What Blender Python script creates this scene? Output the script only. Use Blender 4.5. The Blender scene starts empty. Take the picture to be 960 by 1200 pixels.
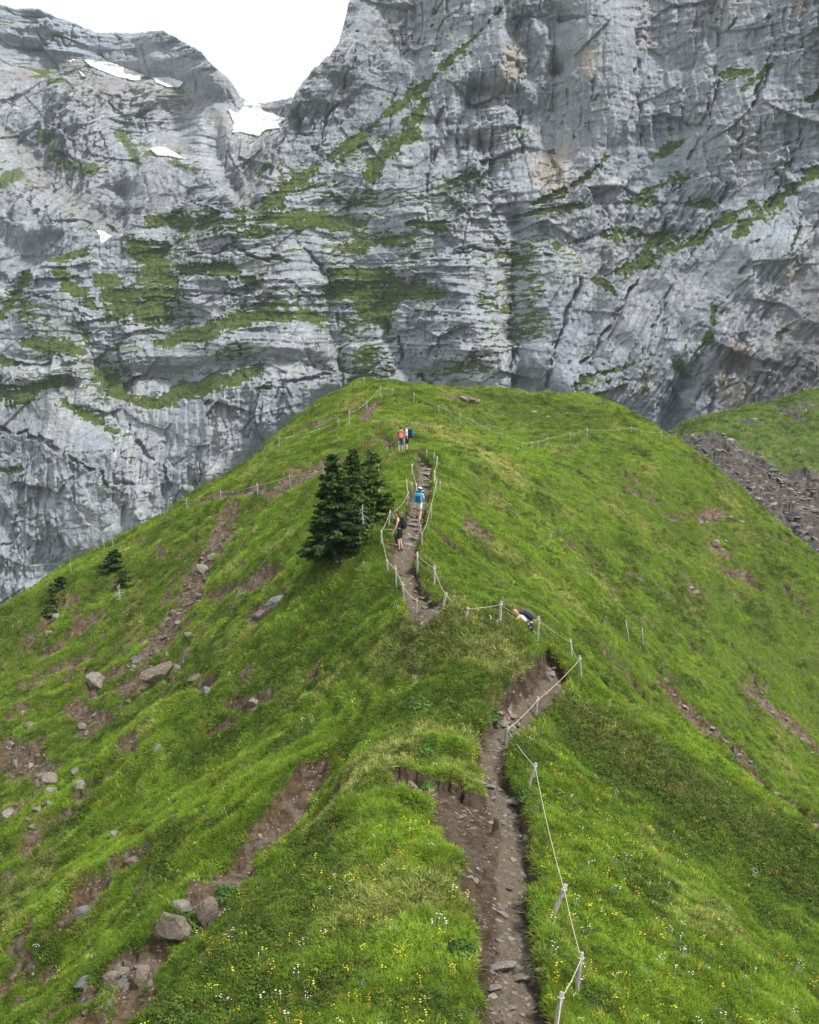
import bpy, math, random
import numpy as np
from mathutils import Vector, Matrix, Euler
F32 = np.float32
random.seed(11)
rng = np.random.default_rng(7)
SC = bpy.context.scene
COL = SC.collection

# ------------------------------------------------------------------ noise
_perm = np.random.default_rng(3).permutation(256).astype(np.int32)
_perm = np.concatenate([_perm, _perm])
_ang = np.random.default_rng(4).uniform(0, 2*np.pi, 256)
_gx = np.cos(_ang).astype(F32); _gy = np.sin(_ang).astype(F32)
_r1 = np.random.default_rng(5).uniform(-1, 1, 256).astype(F32)
_r2 = np.random.default_rng(6).uniform(-1, 1, 256).astype(F32)
_r3 = np.random.default_rng(8).uniform(-1, 1, 256).astype(F32)

def noise(x, y, seed=0):
    x = np.asarray(x, F32) + F32(seed*17.31); y = np.asarray(y, F32) + F32(seed*9.77)
    xf = np.floor(x); yf = np.floor(y)
    xi = xf.astype(np.int32); yi = yf.astype(np.int32)
    fx = x - xf; fy = y - yf
    u = fx*fx*fx*(fx*(fx*6-15)+10); v = fy*fy*fy*(fy*(fy*6-15)+10)
    def g(ix, iy, dx, dy):
        h = _perm[_perm[ix & 255] + (iy & 255)]
        return _gx[h]*dx + _gy[h]*dy
    a = g(xi, yi, fx, fy); b = g(xi+1, yi, fx-1, fy)
    c = g(xi, yi+1, fx, fy-1); d = g(xi+1, yi+1, fx-1, fy-1)
    return ((a+u*(b-a)) + v*((c+u*(d-c)) - (a+u*(b-a)))) * F32(1.5)

def fbm(x, y, octv=4, seed=0, gain=.5):
    r = 0; a = 1.; f = 1.; t = 0
    for k in range(octv):
        r = r + a*noise(x*f, y*f, seed+k*3.7); t += a; a *= gain; f *= 2.03
    return r/t

def ridged(x, y, octv=4, seed=0, gain=.5):
    r = 0; a = 1.; f = 1.; t = 0
    for k in range(octv):
        r = r + a*(1-2*np.abs(noise(x*f, y*f, seed+k*3.7))); t += a; a *= gain; f *= 2.03
    return r/t

def facets(x, y, seed=0, tilt=1.0):
    """cellular facets: every cell is a tilted plane; returns (height, edge distance)"""
    x = np.asarray(x, F32); y = np.asarray(y, F32)
    xi = np.floor(x).astype(np.int32); yi = np.floor(y).astype(np.int32)
    best = np.full(x.shape, 9., F32); sec = np.full(x.shape, 9., F32); val = np.zeros(x.shape, F32)
    for dx in (-1, 0, 1):
        for dy in (-1, 0, 1):
            cx = xi+dx; cy = yi+dy
            h = _perm[_perm[(cx+seed*7) & 255] + ((cy+seed*3) & 255)]
            px = cx + F32(.5) + F32(.45)*_r1[h] - x; py = cy + F32(.5) + F32(.45)*_r2[h] - y
            d = px*px+py*py
            h2 = _perm[h+1]
            vv = _r3[h] + tilt*(_r1[h2]*px + _r2[h2]*py)
            m = d < best
            sec = np.where(m, best, np.minimum(sec, d))
            val = np.where(m, vv, val)
            best = np.where(m, d, best)
    return val, np.sqrt(sec)-np.sqrt(best)

def sst(a, b, x):
    t = np.clip((x-a)/(b-a), 0, 1)
    return t*t*(3-2*t)

# ------------------------------------------------------------------ camera maths (photo pixels 960 x 1200)
FP = 1650.0
PITCH = math.atan(200/FP)
CP, SP = math.cos(PITCH), math.sin(PITCH)
def ray(u, v):
    a = (u-480)/FP; b = (600-v)/FP
    y = CP + b*SP; z = -SP + b*CP
    return a/y, z/y              # x and z per metre forward
def P(u, v, y):
    a, b = ray(u, v)
    return (a*y, y, b*y)
def project(x, y, z):
    zc = y*CP - z*SP; yc = y*SP + z*CP
    return 480 + FP*x/zc, 600 - FP*yc/zc

# ------------------------------------------------------------------ object helpers
def tag(o, label=None, cat=None, group=None, kind=None):
    if label: o['label'] = label
    if cat: o['category'] = cat
    if group: o['group'] = group
    if kind: o['kind'] = kind
    return o
def link(o, parent=None):
    COL.objects.link(o)
    if parent is not None: o.parent = parent
    return o
def empty(name, loc=(0, 0, 0), rz=0):
    o = bpy.data.objects.new(name, None); COL.objects.link(o)
    o.empty_display_size = .3
    o.location = loc; o.rotation_euler = (0, 0, rz)
    return o
def mesh_np(name, V, F, smooth=True, attrs=None, mats=None, midx=None):
    """V (n,3); F (m,k) with constant k, or list of arrays of different k"""
    me = bpy.data.meshes.new(name)
    Fs = F if isinstance(F, list) else [F]
    V = np.ascontiguousarray(V, F32)
    me.vertices.add(len(V)); me.vertices.foreach_set('co', V.ravel())
    nl = sum(f.size for f in Fs); npoly = sum(len(f) for f in Fs)
    me.loops.add(nl); me.loops.foreach_set('vertex_index', np.concatenate([f.ravel() for f in Fs]).astype(np.int32))
    me.polygons.add(npoly)
    st = []; s0 = 0
    for f in Fs:
        k = f.shape[1]
        st.append(s0 + k*np.arange(len(f))); s0 += f.size
    me.polygons.foreach_set('loop_start', np.concatenate(st).astype(np.int32))
    if midx is not None: me.polygons.foreach_set('material_index', midx.astype(np.int32))
    me.polygons.foreach_set('use_smooth', np.full(npoly, smooth))
    me.update(calc_edges=True)
    me.validate()
    for k, (typ, dat) in (attrs or {}).items():
        a = me.attributes.new(k, typ, 'POINT')
        a.data.foreach_set({'FLOAT': 'value', 'INT': 'value', 'FLOAT_VECTOR': 'vector', 'FLOAT_COLOR': 'color'}[typ], np.ascontiguousarray(dat).ravel())
    for m in (mats or []): me.materials.append(m)
    return me
def submesh(V, F, attrs, sel):
    f = F[sel]; ids, inv = np.unique(f, return_inverse=True)
    return V[ids], inv.reshape(f.shape), {k: (t, d[ids]) for k, (t, d) in attrs.items()}

class Geo:
    """collects simple shapes into one mesh"""
    def __init__(s): s.v = []; s.f = []
    def add(s, V, F):
        n = len(s.v); s.v += [tuple(p) for p in V]; s.f += [tuple(i+n for i in f) for f in F]; return s
    def tube(s, pts, rad, seg=8, cap=True):
        pts = [Vector(p) for p in pts]; n0 = len(s.v)
        if not hasattr(rad, '__len__'): rad = [rad]*len(pts)
        for i, p in enumerate(pts):
            t = (pts[min(i+1, len(pts)-1)] - pts[max(i-1, 0)]).normalized()
            a = t.orthogonal().normalized() if i == 0 else (a - a.dot(t)*t).normalized()
            b = t.cross(a)
            for k in range(seg):
                w = 2*math.pi*k/seg
                s.v.append(tuple(p + (a*math.cos(w)+b*math.sin(w))*rad[i]))
        for i in range(len(pts)-1):
            for k in range(seg):
                a0 = n0+i*seg+k; a1 = n0+i*seg+(k+1) % seg
                s.f.append((a0, a1, a1+seg, a0+seg))
        if cap:
            s.f.append(tuple(n0+k for k in range(seg))[::-1]); s.f.append(tuple(n0+(len(pts)-1)*seg+k for k in range(seg)))
        return s
    def box(s, c, d, rot=None, taper=1.0):
        V = []
        for z in (-.5, .5):
            k = taper if z > 0 else 1
            for x, y in ((-.5, -.5), (.5, -.5), (.5, .5), (-.5, .5)):
                p = Vector((x*d[0]*k, y*d[1]*k, z*d[2]))
                if rot is not None: p = rot @ p
                V.append(p + Vector(c))
        return s.add(V, [(3, 2, 1, 0), (4, 5, 6, 7), (0, 1, 5, 4), (1, 2, 6, 5), (2, 3, 7, 6), (3, 0, 4, 7)])
    def mesh(s, name, mat, smooth=True):
        me = bpy.data.meshes.new(name); me.from_pydata(s.v, [], s.f); me.update()
        me.polygons.foreach_set('use_smooth', [smooth]*len(me.polygons))
        if mat: me.materials.append(mat)
        return me
    def build(s, name, mat, parent=None, smooth=True, bevel=0, subd=0):
        o = bpy.data.objects.new(name, s.mesh(name, mat, smooth))
        if bevel:
            m = o.modifiers.new('b', 'BEVEL'); m.width = bevel; m.segments = 2; m.limit_method = 'ANGLE'
        if subd:
            m = o.modifiers.new('s', 'SUBSURF'); m.levels = subd; m.render_levels = subd
        return link(o, parent)

# ------------------------------------------------------------------ material helpers
class NT:
    def __init__(s, name):
        s.m = bpy.data.materials.new(name); s.m.use_nodes = True
        s.t = s.m.node_tree; s.n = s.t.nodes; s.b = s.n['Principled BSDF']
        s.b.inputs['Specular IOR Level'].default_value = .25
        s.out = s.n['Material Output']
    def l(s, a, b): s.t.links.new(a, b)
    def node(s, typ, **kw):
        n = s.n.new(typ)
        for k, v in kw.items():
            if k in n.inputs: s.setin(n.inputs[k], v)
            else: setattr(n, k, v)
        return n
    def setin(s, i, v):
        if isinstance(v, bpy.types.NodeSocket): s.l(v, i)
        else: i.default_value = v
    def attr(s, name, typ='GEOMETRY', out='Fac'):
        n = s.n.new('ShaderNodeAttribute'); n.attribute_name = name; n.attribute_type = typ
        return n.outputs[out]
    def obj(s, scale=(1, 1, 1), rot=(0, 0, 0)):
        t = s.n.new('ShaderNodeTexCoord'); m = s.n.new('ShaderNodeMapping')
        m.inputs['Scale'].default_value = scale; m.inputs['Rotation'].default_value = rot
        s.l(t.outputs['Object'], m.inputs['Vector']); return m.outputs[0]
    def noise(s, vec, scale, detail=4, rough=.55, out='Fac'):
        n = s.n.new('ShaderNodeTexNoise'); n.inputs['Scale'].default_value = scale
        n.inputs['Detail'].default_value = detail; n.inputs['Roughness'].default_value = rough
        s.l(vec, n.inputs['Vector']); return n.outputs[out]
    def math(s, op, a, b=0., c=None, clamp=False):
        n = s.n.new('ShaderNodeMath'); n.operation = op; n.use_clamp = clamp
        s.setin(n.inputs[0], a); s.setin(n.inputs[1], b)
        if c is not None: s.setin(n.inputs[2], c)
        return n.outputs[0]
    def ramp(s, f, stops, interp='LINEAR'):
        n = s.n.new('ShaderNodeValToRGB'); s.l(f, n.inputs[0]); e = n.color_ramp; e.interpolation = interp
        while len(e.elements) < len(stops): e.elements.new(.5)
        for el, (p, c) in zip(e.elements, stops):
            el.position = p; el.color = (*c, 1) if len(c) == 3 else c
        return n.outputs[0]
    def step(s, f, a, b):
        n = s.n.new('ShaderNodeMapRange'); n.interpolation_type = 'SMOOTHSTEP'; s.l(f, n.inputs[0])
        n.inputs[1].default_value = a; n.inputs[2].default_value = b; return n.outputs[0]
    def mix(s, f, a, b, blend='MIX'):
        n = s.n.new('ShaderNodeMix'); n.data_type = 'RGBA'; n.blend_type = blend
        s.setin(n.inputs[0], f)
        for i, v in ((6, a), (7, b)):
            if isinstance(v, tuple): v = (*v, 1) if len(v) == 3 else v
            s.setin(n.inputs[i], v)
        return n.outputs[2]
    def bump(s, h, strength=.5, dist=.1):
        n = s.n.new('ShaderNodeBump'); n.inputs['Strength'].default_value = strength; n.inputs['Distance'].default_value = dist
        s.l(h, n.inputs['Height']); s.l(n.outputs[0], s.b.inputs['Normal'])
    def base(s, c, rough=.85):
        s.setin(s.b.inputs['Base Color'], (*c, 1) if isinstance(c, tuple) else c); s.b.inputs['Roughness'].default_value = rough
        return s.m
def plain(name, c, rough=.8, var=.12, scale=30):
    t = NT(name); n = t.noise(t.obj(), scale, 3)
    d = tuple(x*(1-var) for x in c); e = tuple(min(1, x*(1+var)) for x in c)
    t.base(t.ramp(n, [(.3, d), (.7, e)]), rough); return t.m
# ================================================================== the grassy ridge: heightfield through surveyed points
CTRL = []
def c(u, v, y): CTRL.append(P(u, v, y))
def w(x, y, z): CTRL.append((x, y, z))
# under and behind the photographer
w(0, -12, -3.5); w(0, -4, -1.9); w(.0, 0, -1.6); w(.2, 5, -4.3); w(.5, 10, -7.6); w(1, 15, -10.0); w(1.5, 19, -11.2)
w(-7, 0, -7); w(-7, 10, -12.5); w(-12, 5, -16); w(8, 0, -6.5); w(9, 10, -13); w(14, 5, -16); w(-6, 17, -14.2); w(9, 19, -15.2)
# path / crest
c(600, 1200, 23); c(600, 1100, 26); c(600, 1000, 30); c(590, 930, 34); c(575, 895, 36); c(595, 860, 38); c(612, 825, 40.5); c(652, 785, 44)
w(3.9, 47.3, -10.95); w(2.0, 51, -10.4)
c(503, 712, 53.5); c(480, 690, 56); c(468, 655, 60); c(484, 610, 66); c(491, 580, 70); c(497, 545, 76); c(484, 533, 82)
# near knoll left of the path
c(450, 1000, 29); c(500, 1100, 26); c(400, 1100, 26.2); c(300, 1050, 28.5); c(480, 950, 31.5); c(455, 915, 33.5); c(380, 955, 32)
c(226, 1075, 29); c(150, 1200, 25.5); c(300, 1180, 25); c(470, 1180, 24)
c(30, 1290, 24)
# left flank below the near knoll
c(200, 1060, 33.5); c(120, 1130, 34.5); c(310, 990, 37.2); c(355, 920, 39); c(0, 1200, 39); c(60, 1080, 42); c(0, 1000, 51); c(150, 1000, 43)
c(-150, 1150, 46); c(250, 900, 46.5); c(400, 850, 44)
# hump beside the path
c(560, 735, 46.0); c(530, 722, 46); c(490, 722, 48); c(450, 740, 48.5); c(520, 780, 42.5); c(560, 800, 41); c(500, 850, 39); c(620, 752, 45.8)
c(460, 880, 37.5); c(430, 680, 55); c(395, 700, 54); c(440, 640, 61.5)
c(380, 685, 57); c(300, 765, 56); c(235, 812, 55); c(180, 860, 54); c(100, 930, 53)
# gully behind the hump flank and the far left face
c(330, 730, 64); c(230, 800, 66); c(100, 915, 62); c(0, 960, 58)
c(370, 655, 67); c(300, 680, 73); c(180, 780, 74); c(60, 880, 68); c(0, 850, 73); c(-140, 960, 70)
c(270, 600, 88); c(215, 700, 82); c(120, 750, 83); c(0, 780, 84); c(380, 545, 90); c(430, 560, 80); c(345, 575, 87)
c(450, 490, 103); c(400, 500, 103)
# skyline of the ridge, left
c(440, 445, 115); c(400, 459, 112); c(350, 500, 108); c(300, 541, 104); c(250, 571, 101); c(200, 601, 98); c(150, 633, 95); c(100, 666, 92); c(50, 697, 90); c(0, 730, 88); c(-130, 815, 84)
# skyline, right
c(490, 456, 116); c(560, 461, 118); c(640, 470, 119); c(710, 473, 116); c(760, 500, 111); c(800, 521, 108); c(860, 580, 101); c(910, 628, 96); c(960, 674, 92); c(1100, 810, 84)
# dip in front of the back fence, right
c(560, 500, 105); c(650, 520, 101); c(720, 515, 104); c(620, 520, 99)
# right far face (between crest and skyline)
c(520, 560, 76); w(5, 78, -9.0); w(10, 79, -12.0); w(20, 80, -18.3); w(30, 80, -25)
c(540, 640, 65); c(600, 690, 62.5); w(10, 62, -15.0); w(15, 60.5, -18.9); w(20, 58.5, -22.4); w(27, 56, -27)
c(650, 735, 57); c(720, 785, 57.5); c(800, 840, 57.5); c(880, 900, 56.5); c(960, 962, 55)
# near right spur
c(660, 760, 46.5); c(685, 795, 44.5); c(760, 875, 42.8); c(850, 945, 42); c(940, 1015, 40.5); c(1060, 1100, 39)
c(700, 900, 39.5); c(640, 950, 34); c(760, 1020, 34); c(700, 1100, 28.3); c(860, 1100, 31.5); c(960, 1200, 29); c(740, 1200, 25.2); c(620, 870, 37.6)
# hidden ground beyond the skylines and round the hill
for (x, y, z) in [(-8, 128, -14), (5, 132, -13), (18, 132, -14), (-22, 122, -26), (-38, 112, -36), (-52, 95, -40), (32, 122, -25), (46, 110, -38), (52, 90, -42),
                  (-50, 70, -41), (-46, 45, -42), (-34, 25, -36), (44, 70, -40), (38, 45, -35), (28, 25, -28), (0, 160, -40), (-40, 160, -62), (40, 160, -62),
                  (0, 200, -80), (-70, 200, -95), (70, 200, -95), (-90, 120, -75), (90, 120, -75), (-80, 60, -66), (80, 60, -66), (-60, 10, -55), (55, 10, -45)]:
    w(x, y, z)

CT = np.array(CTRL, np.float64)
def _tps_fit(C, lam=.02):
    X = C[:, :2]/50; n = len(C)
    d = ((X[:, None]-X[None])**2).sum(-1)
    K = np.where(d > 0, .5*d*np.log(np.maximum(d, 1e-12)), 0) + lam*1e-3*np.eye(n)
    Pm = np.concatenate([np.ones((n, 1)), X], 1)
    A = np.block([[K, Pm], [Pm.T, np.zeros((3, 3))]])
    return X, np.linalg.solve(A, np.concatenate([C[:, 2], np.zeros(3)]))
_X, _W = _tps_fit(CT)
def tps(x, y, X=_X, W=_W):
    x = np.asarray(x, F32)/50; y = np.asarray(y, F32)/50
    r = W[-3] + W[-2]*x + W[-1]*y
    for i in range(len(X)):
        d = (x-F32(X[i, 0]))**2 + (y-F32(X[i, 1]))**2 + F32(1e-9)
        r = r + F32(.5*W[i])*d*np.log(d)
    return r.astype(F32)

class Fan:
    """ground grid: finer towards the viewer's side of the hill, origin 20 m behind"""
    def __init__(s, na, ys, amax=.42):
        s.a = np.linspace(-amax, amax, na).astype(F32); s.y = ys.astype(F32)
        s.X = s.a[None, :]*(s.y[:, None]+20); s.Y = np.repeat(s.y[:, None], na, 1)
    def sample(s, G, x, y):
        x = np.asarray(x, F32); y = np.asarray(y, F32)
        fj = (x/(y+20)-s.a[0])/(s.a[1]-s.a[0]); fi = np.interp(y, s.y, np.arange(len(s.y)))
        j = np.clip(np.floor(fj).astype(int), 0, len(s.a)-2); i = np.clip(np.floor(fi).astype(int), 0, len(s.y)-2)
        u = np.clip(fj-j, 0, 1); v = np.clip(fi-i, 0, 1)
        return (G[i, j]*(1-u)+G[i, j+1]*u)*(1-v) + (G[i+1, j]*(1-u)+G[i+1, j+1]*u)*v
QUAL = 1.0
_ys = np.concatenate([np.linspace(-12, 17, 60)[:-1],
                      17 + (np.expm1(np.linspace(0, 1, int(1150*QUAL))*1.9)/math.expm1(1.9))*(128-17),
                      np.linspace(129, 200, 40)])
FAN = Fan(int(1250*QUAL), _ys)
X, Y = FAN.X, FAN.Y
# base: thin-plate surface on a coarse fan, upsampled with cubic smoothness
_ci = np.linspace(0, len(FAN.y)-1, 330); _cj = np.linspace(0, len(FAN.a)-1, 330)
_yc = np.interp(_ci, np.arange(len(FAN.y)), FAN.y); _ac = np.interp(_cj, np.arange(len(FAN.a)), FAN.a)
_Zc = tps(_ac[None, :]*(_yc[:, None]+20), np.repeat(_yc[:, None], 330, 1))
def _cubic(idx, n, x):
    i = np.clip(np.floor(x).astype(int), 1, n-3); t = (x-i).astype(F32)
    return i, [(-t+2*t*t-t**3)/2, (2-5*t*t+3*t**3)/2, (t+4*t*t-3*t**3)/2, (t**3-t*t)/2]
def upcubic(G, pi, pj):
    i, wi = _cubic(None, G.shape[0], pi); A = sum(wi[k][:, None]*G[i-1+k] for k in range(4))
    j, wj = _cubic(None, G.shape[1], pj); return sum(wj[k][None, :]*A[:, j-1+k] for k in range(4))
ZB = upcubic(_Zc, np.interp(np.arange(len(FAN.y)), _ci, np.arange(330)), np.interp(np.arange(len(FAN.a)), _cj, np.arange(330))).astype(F32)

def cast(G, u, v, y0=18., y1=190.):
    """world point where the sight line through photo pixel (u, v) meets the ground G"""
    a, b = ray(u, v)
    ys = np.linspace(y0, y1, 2200); z = FAN.sample(G, a*ys, ys)
    k = np.nonzero(z >= b*ys)[0]
    if len(k) == 0: return None
    k = k[0]
    if k == 0: return (a*ys[0], ys[0], float(z[0]))
    f0 = b*ys[k-1]-z[k-1]; f1 = b*ys[k]-z[k]; t = f0/(f0-f1+1e-9); yy = ys[k-1]+(ys[k]-ys[k-1])*t
    return (a*yy, yy, float(FAN.sample(G, a*yy, yy)))

def stroke_dist(pts):
    """signed-ish falloff: 1 on the line of a stroke [(x,y,w)...], 0 at half width, negative outside (in units of half width)"""
    out = np.full(X.shape, -9., F32)
    for (x0, y0, w0), (x1, y1, w1) in zip(pts[:-1], pts[1:]):
        wm = max(w0, w1)*2.5+.5
        i0, i1 = np.searchsorted(FAN.y, [min(y0, y1)-wm, max(y0, y1)+wm])
        if i1 <= i0: continue
        xs = X[i0:i1]; ysb = Y[i0:i1]
        j = np.nonzero((xs.max(0) > min(x0, x1)-wm) & (xs.min(0) < max(x0, x1)+wm))[0]
        if len(j) == 0: continue
        j0, j1 = j[0], j[-1]+1
        xs = xs[:, j0:j1]; ysb = ysb[:, j0:j1]
        dx, dy = x1-x0, y1-y0; L = dx*dx+dy*dy+1e-9
        t = np.clip(((xs-x0)*dx+(ysb-y0)*dy)/L, 0, 1)
        d = np.hypot(xs-x0-t*dx, ysb-y0-t*dy); ww = (w0+(w1-w0)*t)*.5
        out[i0:i1, j0:j1] = np.maximum(out[i0:i1, j0:j1], 1-d/ww)
    return out
def pstroke(px):
    r = []
    for u, v, wd in px:
        p = cast(ZB, u, v)
        if p: r.append((p[0], p[1], wd))
    return r

# broad relief: crests and hollows
ribs_ = ridged(Y/8.5+.5*fbm(X/14, Y/9, 2, 66)+X*.012, X/40, 3, 65, .5)
flank = sst(-4, -12, X-.02*Y)
ZB = ZB + (.75*flank*sst(30, 50, Y) + .38*sst(6, 14, X))*(ribs_-.2)
for st, h_ in (([(150, 1215, 3.2), (228, 1085, 3.2), (300, 1015, 3.2), (370, 965, 3.0), (450, 925, 2.6)], .55), ([(575, 732, 3.5), (530, 728, 4.5), (470, 700, 4), (440, 655, 4)], .6),
               ([(440, 650, 5), (380, 690, 6), (300, 770, 6), (235, 815, 6), (150, 880, 6), (60, 955, 6)], 1.35), ([(340, 890, 2.6), (290, 945, 3), (235, 1000, 3), (180, 1060, 3)], .55), ([(690, 800, 3), (760, 880, 3.5), (850, 950, 4), (960, 1030, 4)], .9)):
    s0 = stroke_dist(pstroke(st)); ZB += h_*sst(-1.0, 1.0, s0)
for st, h_ in (([(150, 1150, 2.2), (222, 1068, 2.4), (292, 1003, 2.4), (335, 960, 2.2), (372, 908, 1.6)], 1.0), ([(365, 675, 4), (325, 728, 5), (245, 785, 7), (165, 850, 7), (80, 920, 7)], 1.5), ([(700, 770, 3), (790, 825, 3.5), (880, 900, 3.5), (960, 965, 3.5)], 1.1)):
    ZB -= h_*sst(-1.0, 1.0, stroke_dist(pstroke(st)))
ZB = ZB.astype(F32)
# --- the trail
TRAIL1 = pstroke([(606, 1260, 1.35), (604, 1200, 1.35), (605, 1150, 1.25), (600, 1080, 1.0), (598, 1020, .9), (600, 970, 1.0), (590, 930, 1.1), (572, 895, .9), (582, 862, 1.0), (600, 838, 1.15), (630, 806, 1.15), (652, 786, .9)])
TRAIL1 = [(x, y, w_*.94) for x, y, w_ in TRAIL1]
TRAIL1 = [(1.2, 15, 1.2), (1.3, 19, 1.3)] + TRAIL1 + [(4.0, 46.6, .8), (3.1, 49.2, .8), (2.0, 51.2, .9)]
TRAIL2 = [(2.0, 51.2, .9)] + pstroke([(507, 712, 1.5), (487, 690, 1.3), (474, 668, 1.2), (470, 650, 1.2), (478, 630, .95), (484, 612, 1.15), (491, 585, 1.1), (496, 565, 1.0), (498, 545, .9), (492, 534, .8)])
TRAIL3 = [(.0, 85, .7), (-1.2, 92, .6)] + pstroke([(452, 505, .8), (440, 490, .8), (446, 470, .7)])
BARE = pstroke([(478, 906, 1.5), (510, 920, 2.2), (545, 935, 2.7), (580, 950, 2.0)]), pstroke([(525, 930, 1.8), (555, 965, 2.2), (580, 1015, 1.8), (582, 1080, 1.1), (575, 1150, .8)])
wob = fbm(X/.5, Y/.5, 3, 21)*.55 + fbm(X/2.2, Y/2.2, 2, 22)*.4
def mk(st, soft=.35): return sst(-soft, soft, stroke_dist(st)+wob*(.8 if soft < .2 else 1))
m_trail = np.maximum.reduce([mk(TRAIL1, .16), mk(TRAIL2, .16), mk(BARE[0], .12), mk(BARE[1], .16)])
# --- earth scars and rocky places [(u, v, width m)...], depth of the cut
SCARS = [
 ([(378, 903, .5), (355, 925, .9), (325, 965, 1.25), (290, 1000, 1.35), (262, 1035, 1.3), (235, 1070, 1.0)], .45),
 ([(272, 596, .9), (255, 640, 1.5), (228, 690, 1.6), (200, 735, 1.8), (170, 775, 2.0), (120, 795, 1.4)], .35),
 ([(395, 540, .8), (375, 548, 2.6), (352, 562, 2.4), (330, 574, .9), (290, 577, .9), (250, 581, .9), (222, 592, .7)], .3),
 ([(215, 770, 1.3), (180, 795, 2.0), (150, 805, 1.2)], .2),
 ([(340, 690, .9), (315, 715, 1.2), (290, 722, .7)], .35),
 ([(330, 665, .6), (300, 680, 1.2), (255, 692, .8), (240, 700, .5)], .4),
 ([(205, 745, 1.0), (175, 750, 1.0)], .3),
 ([(0, 880, 1.4), (30, 900, 1.4), (55, 915, .9)], .3), ([(0, 965, 1.8), (35, 935, 1.5), (60, 905, .8), (110, 890, .6)], .2),
 ([(85, 830, .9), (120, 850, 1.0), (95, 860, .7)], .3), ([(30, 805, .6), (60, 790, 1.0), (110, 770, .7)], .35),
 ([(50, 770, .5), (90, 742, .9), (120, 725, .5)], .3), ([(55, 730, .9), (70, 705, .7)], .5),
 ([(60, 1095, .4), (100, 1055, .9), (125, 1035, .4)], .35), ([(80, 1175, 1.2), (130, 1140, 1.5), (170, 1120, .8)], .3), ([(110, 1210, 1.4), (160, 1170, .8)], .3),
 ([(150, 1010, .5), (165, 1005, .6)], .3), ([(270, 825, .5), (300, 820, .9), (320, 815, .5)], .4), ([(228, 805, 1.0), (248, 800, .7)], .5),
 ([(365, 790, .4), (372, 775, .4)], .3), ([(245, 855, .4), (270, 850, .5)], .3), ([(125, 975, .5), (145, 968, .7)], .3),
 ([(410, 482, .5), (440, 478, .8), (425, 495, .5)], .3), ([(350, 505, .5), (375, 500, 1.2), (395, 490, .5)], .25), ([(330, 530, .4), (352, 520, .5)], .2),
 ([(433, 520, .6), (447, 512, .8), (460, 525, .5)], .5), ([(200, 588, .4), (230, 580, .6)], .3),
 # right of the ridge
 ([(700, 762, .5), (722, 777, 1.3), (740, 794, 1.2)], .9), ([(638, 733, .7), (664, 746, 1.2)], .7),
 ([(775, 800, .6), (800, 822, 1.2), (830, 850, 1.5), (862, 882, 1.3), (885, 905, 1.2), (915, 930, 1.1), (955, 962, 1.2), (1000, 1000, 1.2)], .6),
 ([(760, 775, .3), (780, 795, .6), (800, 818, .4)], .3),
 ([(868, 795, .4), (895, 825, 1.0), (930, 850, 1.2), (965, 885, .9)], .1),
 ([(808, 690, .4), (820, 692, .4)], .2), ([(855, 695, .3), (868, 705, .4)], .2), ([(918, 680, .3), (925, 695, .5), (938, 705, .3)], .4),
 ([(655, 630, .3), (680, 648, .7), (695, 662, .3)], .3), ([(730, 672, .3), (752, 682, .4)], .2), ([(770, 690, .3), (795, 710, .5), (800, 720, .3)], .35), ([(500, 615, .3), (530, 640, .6), (545, 655, .3)], .4),
 ([(815, 570, .5), (835, 580, .8)], .15), ([(820, 610, .5), (850, 605, .7)], .1), ([(835, 640, .6), (850, 650, .8)], .1), ([(845, 670, .5), (875, 675, .7), (890, 690, .4)], .4), ([(690, 575, .3), (712, 590, .4)], .2),
 ([(520, 464, .5), (550, 468, .8)], .1), ([(690, 510, .5), (740, 480, .5)], .1), ([(470, 925, .4), (485, 912, .7)], .3),
]
m_scar = np.zeros(X.shape, F32); cut = np.zeros(X.shape, F32)
for st, dep in SCARS:
    m = mk([(x, y, w_*1.3) for x, y, w_ in pstroke(st)], .45); m_scar = np.maximum(m_scar, m); cut = np.maximum(cut, m*dep)
# rocky ground peeping through on the left gully
gx = np.zeros(X.shape, F32)
for st in ([(150, 640, 6), (100, 760, 14), (30, 900, 14), (0, 960, 14)], [(230, 720, 8), (160, 830, 14), (60, 930, 12)], [(160, 1100, 6), (60, 1130, 8), (0, 1150, 9)]):
    gx = np.maximum(gx, sst(-.6, .8, stroke_dist(pstroke(st))))
peep = sst(.14, .34, fbm(X/1.3, Y/2.0, 4, 31) + .16*gx - .16)*gx
peep2 = sst(.36, .46, fbm(X/1.1, Y/1.1, 4, 35))*.8*sst(70, 90, Y)
crease = sst(.66, .80, ridged(X/3.2+.6*fbm(X/2, Y/2, 2, 63), Y/6.5, 3, 61, .5))*sst(.08, .25, fbm(X/7, Y/9, 2, 62))*sst(30, 45, Y)*(np.maximum.reduce([stroke_dist(TRAIL1), stroke_dist(TRAIL2)]) < -3)
m_scar = np.maximum(m_scar, .85*crease); cut = np.maximum(cut, .35*crease)
m_scar = np.maximum(m_scar, np.maximum(peep, peep2)); cut = np.maximum(cut, .22*peep+.1*peep2)
cut = np.maximum(cut, 0)
# --- relief
Z = ZB.copy()
near = 1-sst(60, 110, Y)
Z += .38*fbm(X/7, Y/7, 2, 41)*sst(16, 22, Y)
Z += .26*fbm(X/2.3, Y/3.0, 3, 43) + .16*np.maximum(0, ridged(X/1.7+.4*noise(X/3, Y/3, 5), Y/2.6, 2, 47))
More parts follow.
